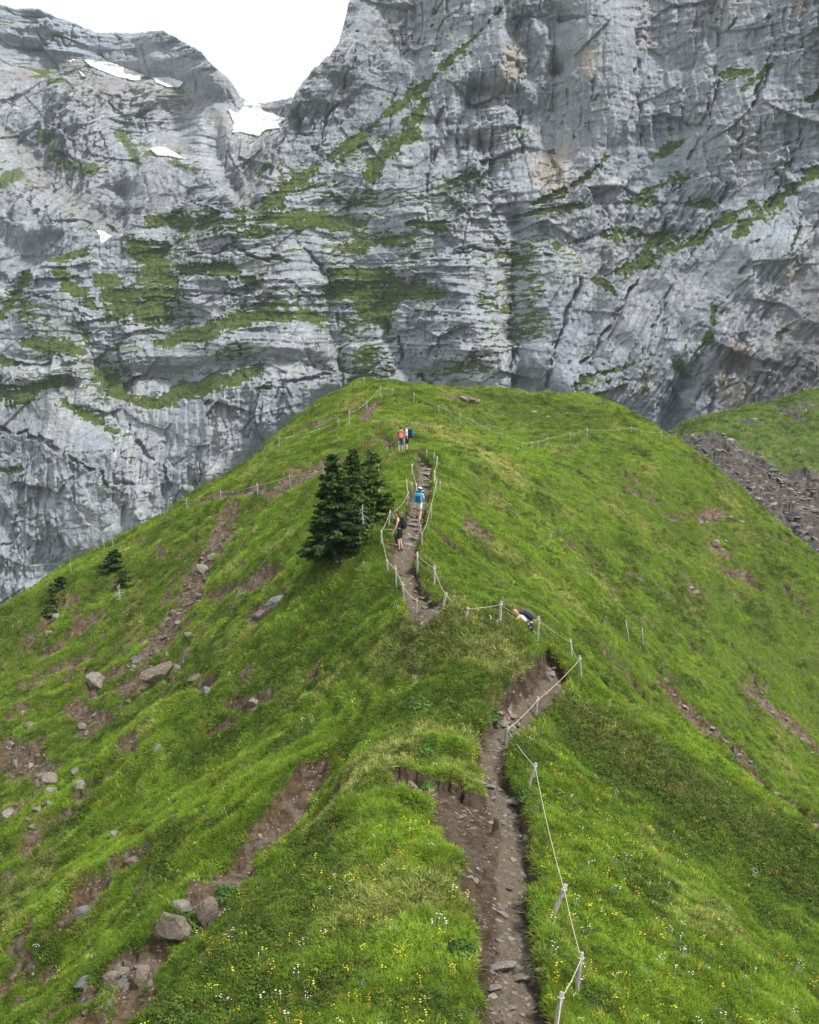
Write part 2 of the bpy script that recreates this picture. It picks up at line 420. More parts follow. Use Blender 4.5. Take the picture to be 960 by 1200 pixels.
# little steps trodden along the contour on the flanks
gZy, gZx = np.gradient(ZB); slope = np.hypot(gZx/np.gradient(X, axis=1), gZy/np.gradient(Y, axis=0))
s_ = ZB/.62 + 1.1*fbm(X/5, Y/5, 3, 51)
fr = s_-np.floor(s_); Z += (.30*(sst(.55, 1, fr)-fr))*sst(.45, .75, slope)*(.45+.55*sst(-.2, .3, fbm(X/8, Y/8, 2, 55)))
Z += .10*fbm(X/4.5, Y/.95, 3, 56)*sst(.3, .6, slope)
Z += .085*fbm(X/.55, Y/.7, 3, 57)*(1-.4*m_trail)
# turf hags: overhanging grass edges above bare ground
lip = sst(.02, .5, m_scar)*(1-sst(.5, .98, m_scar))
Z += .10*lip - cut + .10*m_scar*fbm(X/.35, Y/.35, 3, 59)
td = np.maximum.reduce([stroke_dist(TRAIL1), stroke_dist(TRAIL2)])
lipt = sst(.02, .5, m_trail)*(1-sst(.5, .98, m_trail))
hol = sst(-.3, .8, stroke_dist(pstroke([(632, 806, 1.5), (650, 788, 1.6)])+[(4.0, 46.6, 1.4)]))
Z += .17*lipt - (.46+.06*hol)*m_trail - .10*m_trail*sst(0, 1, td) + .05*m_trail*facets(X/.35, Y/.28, 3, 1.)[0]
# undercut bank above the bare patch left of the path
bank = mk(pstroke([(478, 893, .9), (510, 884, 1.3), (540, 892, .8)]), .4)
Z += .34*bank*(1-m_trail)
hag = mk(pstroke([(455, 912, .7), (490, 938, .7), (512, 948, .5)]), .4); Z += .22*hag
bank2 = mk(pstroke([(585, 830, .8), (615, 800, 1.0), (640, 780, .8)]), .4); Z += .35*bank2*(1-m_trail)
ground_at = lambda x, y: float(FAN.sample(Z, x, y))
gZy, gZx = np.gradient(Z); NX = -(gZx/np.gradient(X, axis=1)); NY = -(gZy/np.gradient(Y, axis=0))
# ================================================================== ground materials
def mat_hill():
    t = NT('turf and earth'); v = t.obj()
    n1 = t.noise(v, .35, 4); n2 = t.noise(v, 6, 5, .6); n3 = t.noise(v, 40, 4, .6)
    grass = t.mix(t.step(n1, .35, .65), (.075, .105, .018), (.12, .15, .024))
    grass = t.mix(t.step(n2, .4, .65), grass, (.05, .065, .016))
    grass = t.mix(t.math('MULTIPLY', t.step(t.attr('dry'), .2, .9), .8), grass, (.20, .17, .055))
    earth = t.mix(t.step(n2, .35, .65), (.060, .038, .021), (.140, .096, .058))
    earth = t.mix(t.step(t.noise(v, 2.2, 3), .48, .66), earth, (.155, .125, .098))
    stone = t.n.new('ShaderNodeTexVoronoi'); stone.inputs['Scale'].default_value = 9; t.l(v, stone.inputs['Vector'])
    sd = t.math('MULTIPLY', t.step(stone.outputs['Distance'], .28, .18), t.step(t.noise(v, 3., 2), .48, .58))
    earth = t.mix(sd, earth, (.33, .30, .26))
    e = t.math('ADD', t.attr('soil'), t.math('MULTIPLY', t.math('SUBTRACT', n2, .5), .5))
    col = t.mix(t.step(e, .38, .56), grass, earth)
    h = t.math('ADD', t.math('MULTIPLY', n3, .4), t.math('MULTIPLY', n2, .8)); t.bump(h, .9, .12)
    return t.base(col, .95)
def mat_path():
    t = NT('trodden earth'); v = t.obj()
    n2 = t.noise(v, 4, 5, .6); n3 = t.noise(v, 50, 4, .6)
    earth = t.mix(t.step(n2, .38, .62), (.042, .028, .017), (.090, .064, .041))
    cen = t.step(t.attr('tread'), .15, .75)
    earth = t.mix(t.math('MULTIPLY', cen, .65), earth, (.150, .120, .084))
    st = t.n.new('ShaderNodeTexVoronoi'); st.inputs['Scale'].default_value = 16; t.l(v, st.inputs['Vector'])
    sd = t.math('MULTIPLY', t.step(st.outputs['Distance'], .32, .2), t.step(t.math('ADD', t.noise(v, 5., 2), t.math('MULTIPLY', cen, .12)), .5, .6))
    col = t.mix(sd, earth, t.mix(st.outputs['Color'], (.22, .19, .16), (.36, .32, .26)))
    h = t.math('ADD', t.math('MULTIPLY', n3, .3), t.math('ADD', n2, t.math('MULTIPLY', sd, .5))); t.bump(h, .9, .08)
    return t.base(col, .95)
M_HILL, M_PATH = mat_hill(), mat_path()

def grid_faces(nr, nc):
    i = np.arange(nr-1)[:, None]*nc + np.arange(nc-1)[None, :]
    return np.stack([i, i+1, i+nc+1, i+nc], -1).reshape(-1, 4)
dry = np.clip(sst(.1, .5, fbm(X/3, Y/4, 3, 71))*.7, 0, 1)
for st in ([(470, 880, 1.5), (430, 905, 2), (400, 935, 1.4), (370, 975, .8)], [(480, 735, 3), (560, 745, 3), (600, 790, 2)], [(480, 870, 1.2), (540, 875, 1)],
           [(455, 500, 3), (500, 500, 3), (600, 560, 3)], [(640, 800, 1), (720, 860, 2), (820, 930, 2)]):
    dry = np.maximum(dry, .9*sst(-.5, .8, stroke_dist(pstroke(st))+.6*fbm(X/.8, Y/.8, 3, 73)))
HV = np.stack([X.ravel(), Y.ravel(), Z.ravel()], 1); HF = grid_faces(*X.shape)
soil = np.maximum(m_scar, m_trail)
HA = {'soil': ('FLOAT', soil.ravel().astype(F32)), 'dry': ('FLOAT', dry.ravel().astype(F32)), 'tread': ('FLOAT', sst(.05, .75, td+.5*wob).ravel().astype(F32))}
fm = m_trail.ravel()[HF].mean(1) > .42
for nm, sel, mt in (('hillside', ~fm, M_HILL), ('path', fm, M_PATH)):
    v_, f_, a_ = submesh(HV, HF, HA, sel)
    tag(link(bpy.data.objects.new(nm, mesh_np(nm, v_, f_, True, a_, [mt]))), kind='structure')

# distant spur on the right with its scree face
SP_C = np.array([P(*q) for q in [(800, 523, 196), (830, 505, 203), (870, 488, 214), (960, 457, 236), (1100, 415, 262), (1250, 400, 280), (760, 560, 190),
        (840, 540, 192), (880, 545, 196), (905, 560, 197), (960, 560, 205), (1080, 560, 220), (860, 592, 182), (960, 672, 172), (1080, 760, 166), (900, 700, 168), (1100, 900, 150), (800, 640, 174), (900, 800, 158)]] +
        [(60, 260, -30), (90, 290, -32), (20, 230, -40), (20, 180, -50), (110, 140, -60), (60, 130, -62), (150, 200, -25), (150, 300, -30)], np.float64)
_X2, _W2 = _tps_fit(SP_C)
gx2, gy2 = np.meshgrid(np.linspace(22, 150, 620), np.linspace(130, 290, 560)); gx2 = gx2.astype(F32); gy2 = gy2.astype(F32)
gz2 = tps(gx2, gy2, _X2, _W2)
u2, v2 = project(gx2, gy2, gz2)
edge = np.interp(u2, [780, 835, 860, 880, 905, 930, 960, 1000, 1200], [500, 510, 520, 526, 545, 543, 556, 572, 610])
bare2 = sst(-7, 7, v2-edge + 15*fbm(gx2/6, gy2/5, 5, 81, .62))
bare2 = np.maximum(bare2, sst(.35, .45, fbm(gx2/6, gy2/4, 4, 83)))
for uu, vv, r in ((925, 480, 16), (880, 492, 10), (955, 470, 14), (940, 490, 8)):
    bare2 = np.maximum(bare2, sst(1, .5, np.hypot((u2-uu)/r/1.6, (v2-vv)/r*1.6)+.5*fbm(gx2/4, gy2/4, 3, 84)))
s_ = gz2/2.4+.5*fbm(gx2/14, gy2/14, 2, 85); fr = s_-np.floor(s_)
gz2 = gz2 + bare2*(3.6*(sst(.6, 1, fr)-fr)*sst(-.1, .3, fbm(gx2/16, gy2/12, 2, 86)) + .9*fbm(gx2/3.5, gy2/2.5, 5, 87, .62) + .8*facets(gx2/5, gy2/3, 5, 1.2)[0]*.5) + .7*facets(gx2/2.4, gy2/1.8, 7, 1.)[0]*bare2 + .6*fbm(gx2/9, gy2/9, 3, 88) + .38*fbm(gx2/1.8, gy2/1.6, 4, 89, .6) - .6*bare2
me = mesh_np('distant_spur', np.stack([gx2.ravel(), gy2.ravel(), gz2.ravel()], 1), grid_faces(*gx2.shape), True, {'soil': ('FLOAT', bare2.ravel().astype(F32))})
def mat_spur():
    t = NT('spur turf and shale'); v = t.obj()
    n1 = t.noise(v, .3, 4); n2 = t.noise(v, 1.6, 6, .65)
    g = t.mix(t.step(n1, .35, .65), (.055, .095, .016), (.105, .145, .026)); g = t.mix(t.step(n2, .45, .7), g, (.05, .065, .02))
    e = t.mix(t.step(n2, .35, .65), (.045, .040, .037), (.105, .094, .083)); e = t.mix(t.step(t.noise(t.obj((.3, .3, 2)), 1.2, 4, .6), .55, .7), e, (.22, .195, .165))
    bz = t.noise(t.obj((.04, .04, .9)), 1.0, 5, .65); e = t.mix(t.math('MULTIPLY', t.step(bz, .58, .70), .35), e, (.20, .18, .155)); e = t.mix(t.math('MULTIPLY', t.step(bz, .44, .34), .5), e, (.035, .032, .032))
    g = t.mix(t.math('MULTIPLY', t.step(t.noise(v, 2.6, 5, .75), .52, .66), .6), g, (.15, .17, .04))
    t.bump(n2, .8, .6)
    return t.base(t.mix(t.step(t.math('ADD', t.attr('soil'), t.math('MULTIPLY', t.math('SUBTRACT', n2, .5), .6)), .4, .6), g, e), .95)
me.materials.append(mat_spur())
tag(link(bpy.data.objects.new('distant_spur', me)), kind='structure')
# valley floor out to the horizon
t = NT('valley meadow'); t.base(t.mix(t.step(t.noise(t.obj(), .01, 5), .4, .6), (.05, .075, .02), (.09, .11, .04)), .95)
g_ = Geo(); R_ = 9000
n_ = 40; V_ = [(R_*(2*i/n_-1), R_*(2*j/n_-1), -115+6*math.sin(i*1.3)*math.cos(j*1.7)) for j in range(n_+1) for i in range(n_+1)]
g_.add(V_, [(j*(n_+1)+i, j*(n_+1)+i+1, (j+1)*(n_+1)+i+1, (j+1)*(n_+1)+i) for j in range(n_) for i in range(n_)])
tag(g_.build('ground', t.m), kind='structure')
# ================================================================== the mountain: rock sheets y = D(x, z)
_rc = {}
def segd(u, v, pts, asp=1.0):
    """1 on the painted line, 0 at its half width"""
    k = id(u)
    if _rc.get('k') != k or _rc.get('u') is not u:
        _rc.update(k=k, u=u, u0=u.min(0), u1=u.max(0), v0=v.min(1), v1=v.max(1))
    out = np.full(u.shape, -9., F32)
    for (a0, b0, w0), (a1, b1, w1) in zip(pts[:-1], pts[1:]):
        m = 2.6*max(w0, w1)
        ii = np.nonzero((_rc['v1'] > min(b0, b1)-m) & (_rc['v0'] < max(b0, b1)+m))[0]; jj = np.nonzero((_rc['u1'] > min(a0, a1)-m) & (_rc['u0'] < max(a0, a1)+m))[0]
        if not len(ii) or not len(jj): continue
        S = (slice(ii[0], ii[-1]+1), slice(jj[0], jj[-1]+1)); us = u[S]; vs_ = v[S]
        dx, dy = a1-a0, b1-b0; L = dx*dx+dy*dy+1e-6
        t = np.clip(((us-a0)*dx+(vs_-b0)*dy)/L, 0, 1)
        d = np.hypot(us-a0-t*dx, vs_-b0-t*dy)
        out[S] = np.maximum(out[S], 1-d/((w0+(w1-w0)*t)*.5))
    return out
def blobs(u, v, L): 
    out = np.zeros(u.shape, F32)
    for a, b, ra, rb in L: out = np.maximum(out, sst(1.25, .55, np.hypot((u-a)/ra, (v-b)/rb)))
    return out

GRASS_A = [  # (u, v, width) in photo pixels: green ramps and terraces of the main wall
 [(585, 15, 6), (545, 55, 12), (500, 100, 20), (455, 130, 26), (420, 160, 24), (380, 190, 22), (345, 215, 22), (312, 240, 18)],
 [(500, 120, 12), (480, 150, 34), (455, 175, 26), (430, 210, 14)],
 [(395, 195, 14), (430, 150, 18)],
 [(175, 258, 12), (215, 262, 24), (262, 262, 26), (300, 258, 16), (350, 256, 26), (420, 262, 14)],
 [(415, 285, 24), (450, 280, 18), (480, 278, 8)],
 [(390, 322, 14), (440, 325, 22), (500, 345, 18), (520, 345, 8)], [(392, 340, 34), (440, 358, 44), (470, 345, 18)], [(455, 375, 16), (455, 388, 8)],
 [(150, 290, 20), (175, 305, 34), (200, 330, 20)], [(120, 325, 20), (140, 355, 36), (180, 365, 38), (200, 345, 16)], [(70, 320, 14), (95, 345, 24), (110, 360, 12)],
 [(185, 402, 12), (230, 390, 18), (280, 375, 16), (345, 368, 14), (375, 372, 20), (385, 370, 8)],
 [(30, 402, 8), (55, 403, 20), (95, 410, 12)], [(0, 462, 26), (40, 455, 20), (80, 447, 10)], [(0, 372, 10), (15, 350, 14), (36, 325, 12)], [(0, 425, 18), (12, 425, 10)],
 [(118, 435, 16), (145, 465, 22), (175, 475, 16), (215, 462, 18), (270, 445, 16), (305, 432, 12)], [(75, 470, 8), (110, 492, 14), (135, 505, 8)],
 [(0, 552, 8), (25, 550, 8)], [(215, 320, 12), (260, 315, 12), (300, 330, 10)], [(60, 300, 14), (100, 295, 12)],
 [(625, 240, 8), (655, 228, 14), (690, 205, 12), (715, 180, 8)], [(600, 255, 4), (650, 245, 10), (680, 243, 8)],
 [(738, 240, 10), (755, 240, 26), (790, 238, 10), (828, 240, 18)], [(755, 225, 8), (790, 212, 18), (815, 208, 8)],
 [(690, 278, 12), (725, 273, 26), (765, 282, 22), (800, 290, 24), (830, 270, 14)], [(720, 320, 8), (760, 305, 28), (800, 290, 26), (845, 262, 16), (880, 240, 14)],
 [(860, 275, 16), (895, 245, 26), (935, 215, 26), (965, 192, 20)], [(720, 345, 6), (705, 330, 14)], [(765, 185, 10), (785, 175, 12), (800, 165, 6)],
 [(845, 88, 14), (878, 86, 10)], [(870, 105, 8), (900, 80, 10)], [(940, 120, 12), (958, 110, 12)], [(910, 205, 10), (925, 190, 8)], [(650, 290, 18), (690, 278, 8)],
 [(828, 400, 8), (838, 360, 10)], [(700, 440, 8), (760, 420, 10), (768, 395, 8)], [(795, 430, 16), (805, 440, 10)], [(755, 460, 10), (765, 420, 8)], [(480, 262, 6), (520, 265, 12)],
 [(600, 305, 8), (640, 300, 10)], [(560, 215, 5), (575, 200, 6)], [(675, 450, 14), (700, 436, 6)], [(910, 395, 8), (918, 385, 10)],
]
# recesses (dark gullies, caves, overhangs) and ribs: (stroke, depth m; + = cut away from the viewer)
REL_A = [
 ([(384, 320, 10), (388, 370, 9), (398, 420, 10), (406, 450, 12)], 6), ([(450, 380, 10), (468, 420, 14), (500, 452, 20)], 6),
 ([(600, 250, 22), (600, 300, 26), (598, 360, 22), (601, 420, 18), (606, 470, 14)], 8), ([(555, 100, 18), (556, 112, 34), (580, 118, 20)], 9), ([(548, 170, 16), (566, 174, 26), (572, 178, 10)], 9),
 ([(600, 22, 26), (640, 25, 18), (690, 22, 14)], 5), ([(605, 35, 26), (612, 90, 50), (615, 140, 40)], 9), ([(645, 0, 12), (648, 60, 16), (645, 120, 18), (646, 190, 10)], 6),
 ([(650, 82, 14), (665, 80, 10)], 10), ([(835, 0, 10), (836, 50, 12), (842, 80, 10), (845, 140, 8)], 5), ([(800, 75, 8), (812, 82, 8)], 7),
 ([(270, 575, 30), (300, 545, 40), (345, 515, 50), (395, 475, 46), (425, 455, 30)], 12), ([(200, 600, 20), (250, 585, 34), (300, 560, 30)], 7),
 ([(95, 380, 8), (108, 400, 12), (112, 430, 14), (125, 445, 10)], 6), ([(25, 418, 6), (50, 424, 10), (80, 424, 6)], 6), ([(140, 436, 10), (210, 440, 12), (300, 420, 12), (380, 428, 8)], 8), ([(140, 415, 18), (210, 418, 18), (300, 400, 18), (370, 400, 16)], -4), ([(20, 440, 18), (90, 436, 14)], -4),
 ([(8, 600, 10), (16, 625, 14), (15, 650, 10)], 7), ([(60, 664, 10), (78, 668, 8)], 6), ([(50, 672, 16), (160, 640, 12), (250, 620, 10)], 3),
 ([(775, 520, 20), (790, 480, 34), (800, 440, 20)], 10), ([(860, 430, 30), (840, 470, 30), (820, 500, 20)], 5), ([(955, 300, 30), (900, 370, 34), (850, 430, 20)], 5),
 ([(925, 280, 8), (945, 250, 10)], 6), ([(610, 440, 18), (650, 475, 12)], 5), ([(705, 300, 14), (690, 380, 14), (670, 450, 12)], 5),
 ([(280, 210, 8), (300, 245, 14), (275, 250, 10)], 8), ([(345, 275, 9), (375, 310, 9), (385, 325, 9)], 3.5), ([(500, 440, 12), (535, 456, 30), (550, 460, 10)], 7),
 ([(625, 0, 14), (628, 250, 10)], 2), ([(570, 190, 10), (580, 250, 12), (610, 270, 14)], 5), ([(960, 60, 10), (920, 200, 10)], 4), ([(745, 60, 8), (750, 160, 8)], 3),
 # ribs towards the viewer
 ([(480, 80, 40), (450, 200, 60), (520, 330, 80), (540, 420, 80)], -8), ([(60, 330, 40), (60, 480, 80), (100, 600, 80)], -9), ([(250, 400, 60), (280, 480, 80), (200, 560, 80)], -6),
 ([(590, 55, 26), (590, 90, 20)], -6), ([(700, 40, 60), (720, 150, 60)], -6), ([(880, 290, 60), (800, 400, 60), (700, 470, 50)], -10), ([(830, 200, 40), (900, 60, 50)], -6),
 ([(560, 390, 36), (570, 450, 40)], -6), ([(650, 330, 50), (640, 420, 50)], -7), ([(340, 120, 30), (420, 60, 50), (450, 0, 40)], -8), ([(325, 370, 40), (340, 430, 60)], -5),
]
def rock_detail(x, q0, wH, wV, wD, seed, amp=1.0):
    """positive = towards the viewer.  wH/wV/wD: bedding, columns, slanting flutes"""
    wx = 3*fbm(x/34, q0/34, 2, seed+1); wz = 2.6*fbm(x/30, q0/30, 2, seed+2)
    a = x+wx; b = q0+wz
    big, e1 = facets(a/15, b/11, seed+1, 1.6)
    r = 1.6*big + .55*facets(a/7, b/8, seed+30, 1.3)[0]
    # bedding
    m1, _ = facets(a/15, b/3.6, seed+2, .7); m2, _ = facets(a/6, b/1.5, seed+3, .5)
    H = 1.05*m1 + .42*m2 + .9*ridged(a/60, b/5.2, 4, seed+4)
    m1, e = facets(a/3.6, b/17, seed+5, .8); m2, _ = facets(a/1.6, b/6, seed+6, .6)
    Vv = .95*m1 + .42*m2 + 1.2*ridged(a/6.5, b/45, 4, seed+7)
    c_, s_ = math.cos(math.radians(58)), math.sin(math.radians(58))
    p = a*c_+b*s_; q = -a*s_+b*c_
    m1, e = facets(p/16, q/3.3, seed+8, .8); m2, _ = facets(p/6, q/1.5, seed+9, .6)
    Dd = 1.0*m1 + .45*m2 + 1.2*ridged(p/48, q/5.5, 4, seed+10)
    r = r + wH*H + wV*Vv + wD*Dd
    def saw(t, k): f = t-np.floor(t); return (f-sst(.86, 1, f))*1.0
    am = .5+1.0*sst(-.3, .4, fbm(x/16, q0/16, 3, seed+15))
    r = r + am*(wH*.9*saw(-b/2.7+.35*fbm(a/14, b/9, 3, seed+16), 0) + wH*.35*saw(-b/1.15+.3*fbm(a/9, b/5, 3, seed+17), 0)
                + wV*1.0*saw(a/3.6+.6*fbm(a/11, b/15, 3, seed+18), 0) + wD*1.2*saw(q/2.9+.5*fbm(p/18, q/9, 3, seed+19), 0) + wD*.5*saw(q/1.3+.4*fbm(p/9, q/5, 3, seed+20), 0))
    r = r + (.20+.12*am)*ridged((a+.3*b)/2.0, b/8.5, 3, seed+21, .6)*(1-.7*wD) + .5*wD*ridged(q/1.6, p/9, 3, seed+22, .6)
    # undercut beds: a few strong, long ledges
    lg = b/9.5+.5*fbm(a/45, b/20, 3, seed+33); fl = lg-np.floor(lg); r = r + wH*1.6*(fl-sst(.9, 1, fl))*sst(-.25, .35, fbm(a/30, b/12, 2, seed+34))
    f3, e3 = facets(a/1.9, b/1.5, seed+11, 1.2)
    f4, e4 = facets(a/.95, b/1.1, seed+31, 1.2)
    r = r + .34*f3 + .12*f4 + .32*fbm(a/3.2, b/2.6, 4, seed+12, .6)
    cr = fbm(a/9, b/16, 3, seed+13); r = r - 1.5*np.exp(-(cr/.035)**2)*sst(0, .3, fbm(x/25, q0/25, 2, seed+14))
    return r*amp*(.42+.95*sst(-.3, .35, fbm(x/30, q0/26, 3, seed+40)))
def sheet(name, xs, zbot, D0, lean0, ztop, nz, paint, mat, detail, back=28, nback=14):
    """paint(u, v, x, z) -> dict(lean=, rel=, grass=, tint=(..)); detail(x, z, masks) -> relief"""
    nx = len(xs)
    t = np.linspace(0, 1, nz)
    zt = ztop(xs)
    ZZ = np.repeat((zbot + (zt.max()-zbot)*t)[:, None], nx, 1).astype(F32); XX = np.repeat(xs[None, :], nz, 0).astype(F32)
    # macro depth on a coarse copy, iterated so that the painted places fall where they are seen
    st = 5
    xc = XX[::st, ::st]; zc = ZZ[::st, ::st]; dz = np.diff(zc, axis=0, prepend=zc[:1])
    D = D0(xc) + lean0*(zc-zbot)
    for _ in range(4):
        u, v = project(xc, D, zc); m = paint(u, v, xc, zc)
        Dn = np.cumsum(m['lean']*dz, 0)
        for _k in range(14):
            Dn[:, 1:-1] = .25*Dn[:, :-2]+.5*Dn[:, 1:-1]+.25*Dn[:, 2:]
        rl = m['rel'].copy()
        for _k in range(2):
            rl[:, 1:-1] = .25*rl[:, :-2]+.5*rl[:, 1:-1]+.25*rl[:, 2:]; rl[1:-1] = .25*rl[:-2]+.5*rl[1:-1]+.25*rl[2:]
        Dn = Dn + D0(xc) + rl
        D = .4*D+.6*Dn
    pi = np.clip(np.arange(nz)/st, 0, xc.shape[0]-1.001); pj = np.clip(np.arange(nx)/st, 0, xc.shape[1]-1.001)
    i = pi.astype(int); j = pj.astype(int); fi = (pi-i)[:, None]; fj = (pj-j)[None, :]
    i2 = np.minimum(i+1, xc.shape[0]-1); j2 = np.minimum(j+1, xc.shape[1]-1)
    DD = (D[i][:, j]*(1-fj)+D[i][:, j2]*fj)*(1-fi) + (D[i2][:, j]*(1-fj)+D[i2][:, j2]*fj)*fi
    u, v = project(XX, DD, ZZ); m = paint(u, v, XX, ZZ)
    det = detail(XX, ZZ, u, v, m)
    YY = (DD - det).astype(F32)
    # crest: beyond the skyline the surface turns over backwards
    e = ZZ-zt[None, :]; idx = np.clip((e <= 0).sum(0)-1, 0, nz-1); Yc = YY[idx, np.arange(nx)][None, :]
    w0 = sst(2.5, 0, -e)*.6
    YY = np.where(e > 0, Yc + np.minimum(e, back)*1.1, YY*(1-w0)+np.minimum(Yc, YY+3)*w0).astype(F32)
    keep = e < back
    ZZ = np.where(e > 0, zt[None, :]-.45*np.minimum(e, back)-.004*np.minimum(e, back)**2, ZZ).astype(F32)
    A = {}
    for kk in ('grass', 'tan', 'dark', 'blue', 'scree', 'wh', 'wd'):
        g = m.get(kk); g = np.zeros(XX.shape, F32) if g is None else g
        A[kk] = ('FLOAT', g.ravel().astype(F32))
    F_ = grid_faces(*XX.shape); F_ = F_[keep.ravel()[F_].all(1)]
    sheet.keep = keep & (e < 0)
    V_, F_, A_ = submesh(np.stack([XX.ravel(), YY.ravel(), ZZ.ravel()], 1), F_, A, slice(None))
    me = mesh_np(name, V_, F_, True, A_, [mat])
    o = tag(link(bpy.data.objects.new(name, me)), kind='structure')
    sheet.grass = A['grass'][1].reshape(XX.shape)*sheet.keep
    return o, XX, YY, ZZ

def mat_rock():
    t = NT('limestone'); v = t.obj()
    n1 = t.noise(v, .035, 4, .6); n2 = t.noise(v, .35, 6, .65); n3 = t.noise(t.obj((1, 1, .16)), .55, 5, .65)
    n4 = t.noise(t.obj((.12, .12, 1)), .9, 5, .65)
    c0 = t.mix(t.step(n1, .35, .65), (.245, .27, .312), (.33, .345, .37))
    c0 = t.mix(t.math('MULTIPLY', t.step(n2, .5, .68), .75), c0, (.56, .555, .545))
    c0 = t.mix(t.math('MULTIPLY', t.step(n3, .50, .66), .5), c0, (.25, .275, .32))
    c0 = t.mix(t.math('MULTIPLY', t.step(n4, .54, .70), .45), c0, (.22, .22, .23))
    fine = t.noise(t.obj((1, 1, .45)), 1.5, 6, .75)
    c0 = t.mix(t.math('MULTIPLY', t.step(fine, .55, .66), .40), c0, (.52, .52, .51))
    c0 = t.mix(t.math('MULTIPLY', t.step(fine, .44, .36), .36), c0, (.20, .215, .24))
    c0 = t.mix(t.math('MULTIPLY', t.step(t.noise(t.obj((1, 1, .3), (0, .5, 0)), .9, 5, .7), .55, .68), .6), c0, (.66, .65, .63))
    # bedding and flutes: colour streaks along the local grain of the rock
    mp = t.n.new('ShaderNodeVectorRotate'); mp.rotation_type = 'Y_AXIS'; mp.inputs['Angle'].default_value = math.radians(58); t.l(v, mp.inputs['Vector'])
    sc_ = t.n.new('ShaderNodeVectorMath'); sc_.operation = 'MULTIPLY'; t.l(mp.outputs[0], sc_.inputs[0]); sc_.inputs[1].default_value = (.09, .3, .8)
    gd = t.noise(sc_.outputs[0], 1.0, 6, .7); gh = t.noise(t.obj((.09, .3, .9)), 1.0, 6, .7); gv = t.noise(t.obj((.8, .3, .10)), 1.0, 6, .7)
    def lerp(f, a, b): return t.math('ADD', a, t.math('MULTIPLY', f, t.math('SUBTRACT', b, a)))
    gg = lerp(t.attr('wd'), lerp(t.attr('wh'), gv, gh), gd)
    c0 = t.mix(t.math('MULTIPLY', t.step(gg, .53, .66), .6), c0, (.50, .50, .50)); c0 = t.mix(t.math('MULTIPLY', t.step(gg, .47, .36), .60), c0, (.19, .205, .235))
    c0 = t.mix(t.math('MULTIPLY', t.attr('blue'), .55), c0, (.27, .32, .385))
    c0 = t.mix(t.math('MULTIPLY', t.attr('tan'), .75), c0, t.mix(t.step(n2, .4, .6), (.36, .31, .26), (.50, .42, .32)))
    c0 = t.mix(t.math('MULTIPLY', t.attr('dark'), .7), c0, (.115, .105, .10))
    c0 = t.mix(t.math('MULTIPLY', t.attr('scree'), .8), c0, t.mix(t.step(n2, .4, .6), (.20, .195, .20), (.31, .30, .30)))
    gn = t.noise(v, 1.9, 6, .8)
    g = t.mix(t.step(gn, .38, .62), (.040, .070, .014), (.110, .155, .028))
    g = t.mix(t.math('MULTIPLY', t.step(t.noise(v, .12, 3), .45, .65), .5), g, (.10, .12, .04))
    ge = t.math('ADD', t.attr('grass'), t.math('MULTIPLY', t.math('SUBTRACT', t.noise(v, 1.3, 6, .8), .5), 1.4))
    # lichen and turf also cling to faces that look up
    geo = t.n.new('ShaderNodeNewGeometry'); sx = t.n.new('ShaderNodeSeparateXYZ'); t.l(geo.outputs['Normal'], sx.inputs[0])
    up = t.math('MULTIPLY', t.step(sx.outputs[2], .55, .85), t.step(t.noise(v, .06, 3), .46, .6))
    ge = t.math('MAXIMUM', ge, t.math('MULTIPLY', up, .62))
    col = t.mix(t.step(ge, .38, .6), c0, g)
    t.bump(t.math('ADD', n2, t.math('MULTIPLY', t.noise(v, 1.6, 5, .7), .6)), .9, 1.1)
    return t.base(col, .92)
M_ROCK = mat_rock()

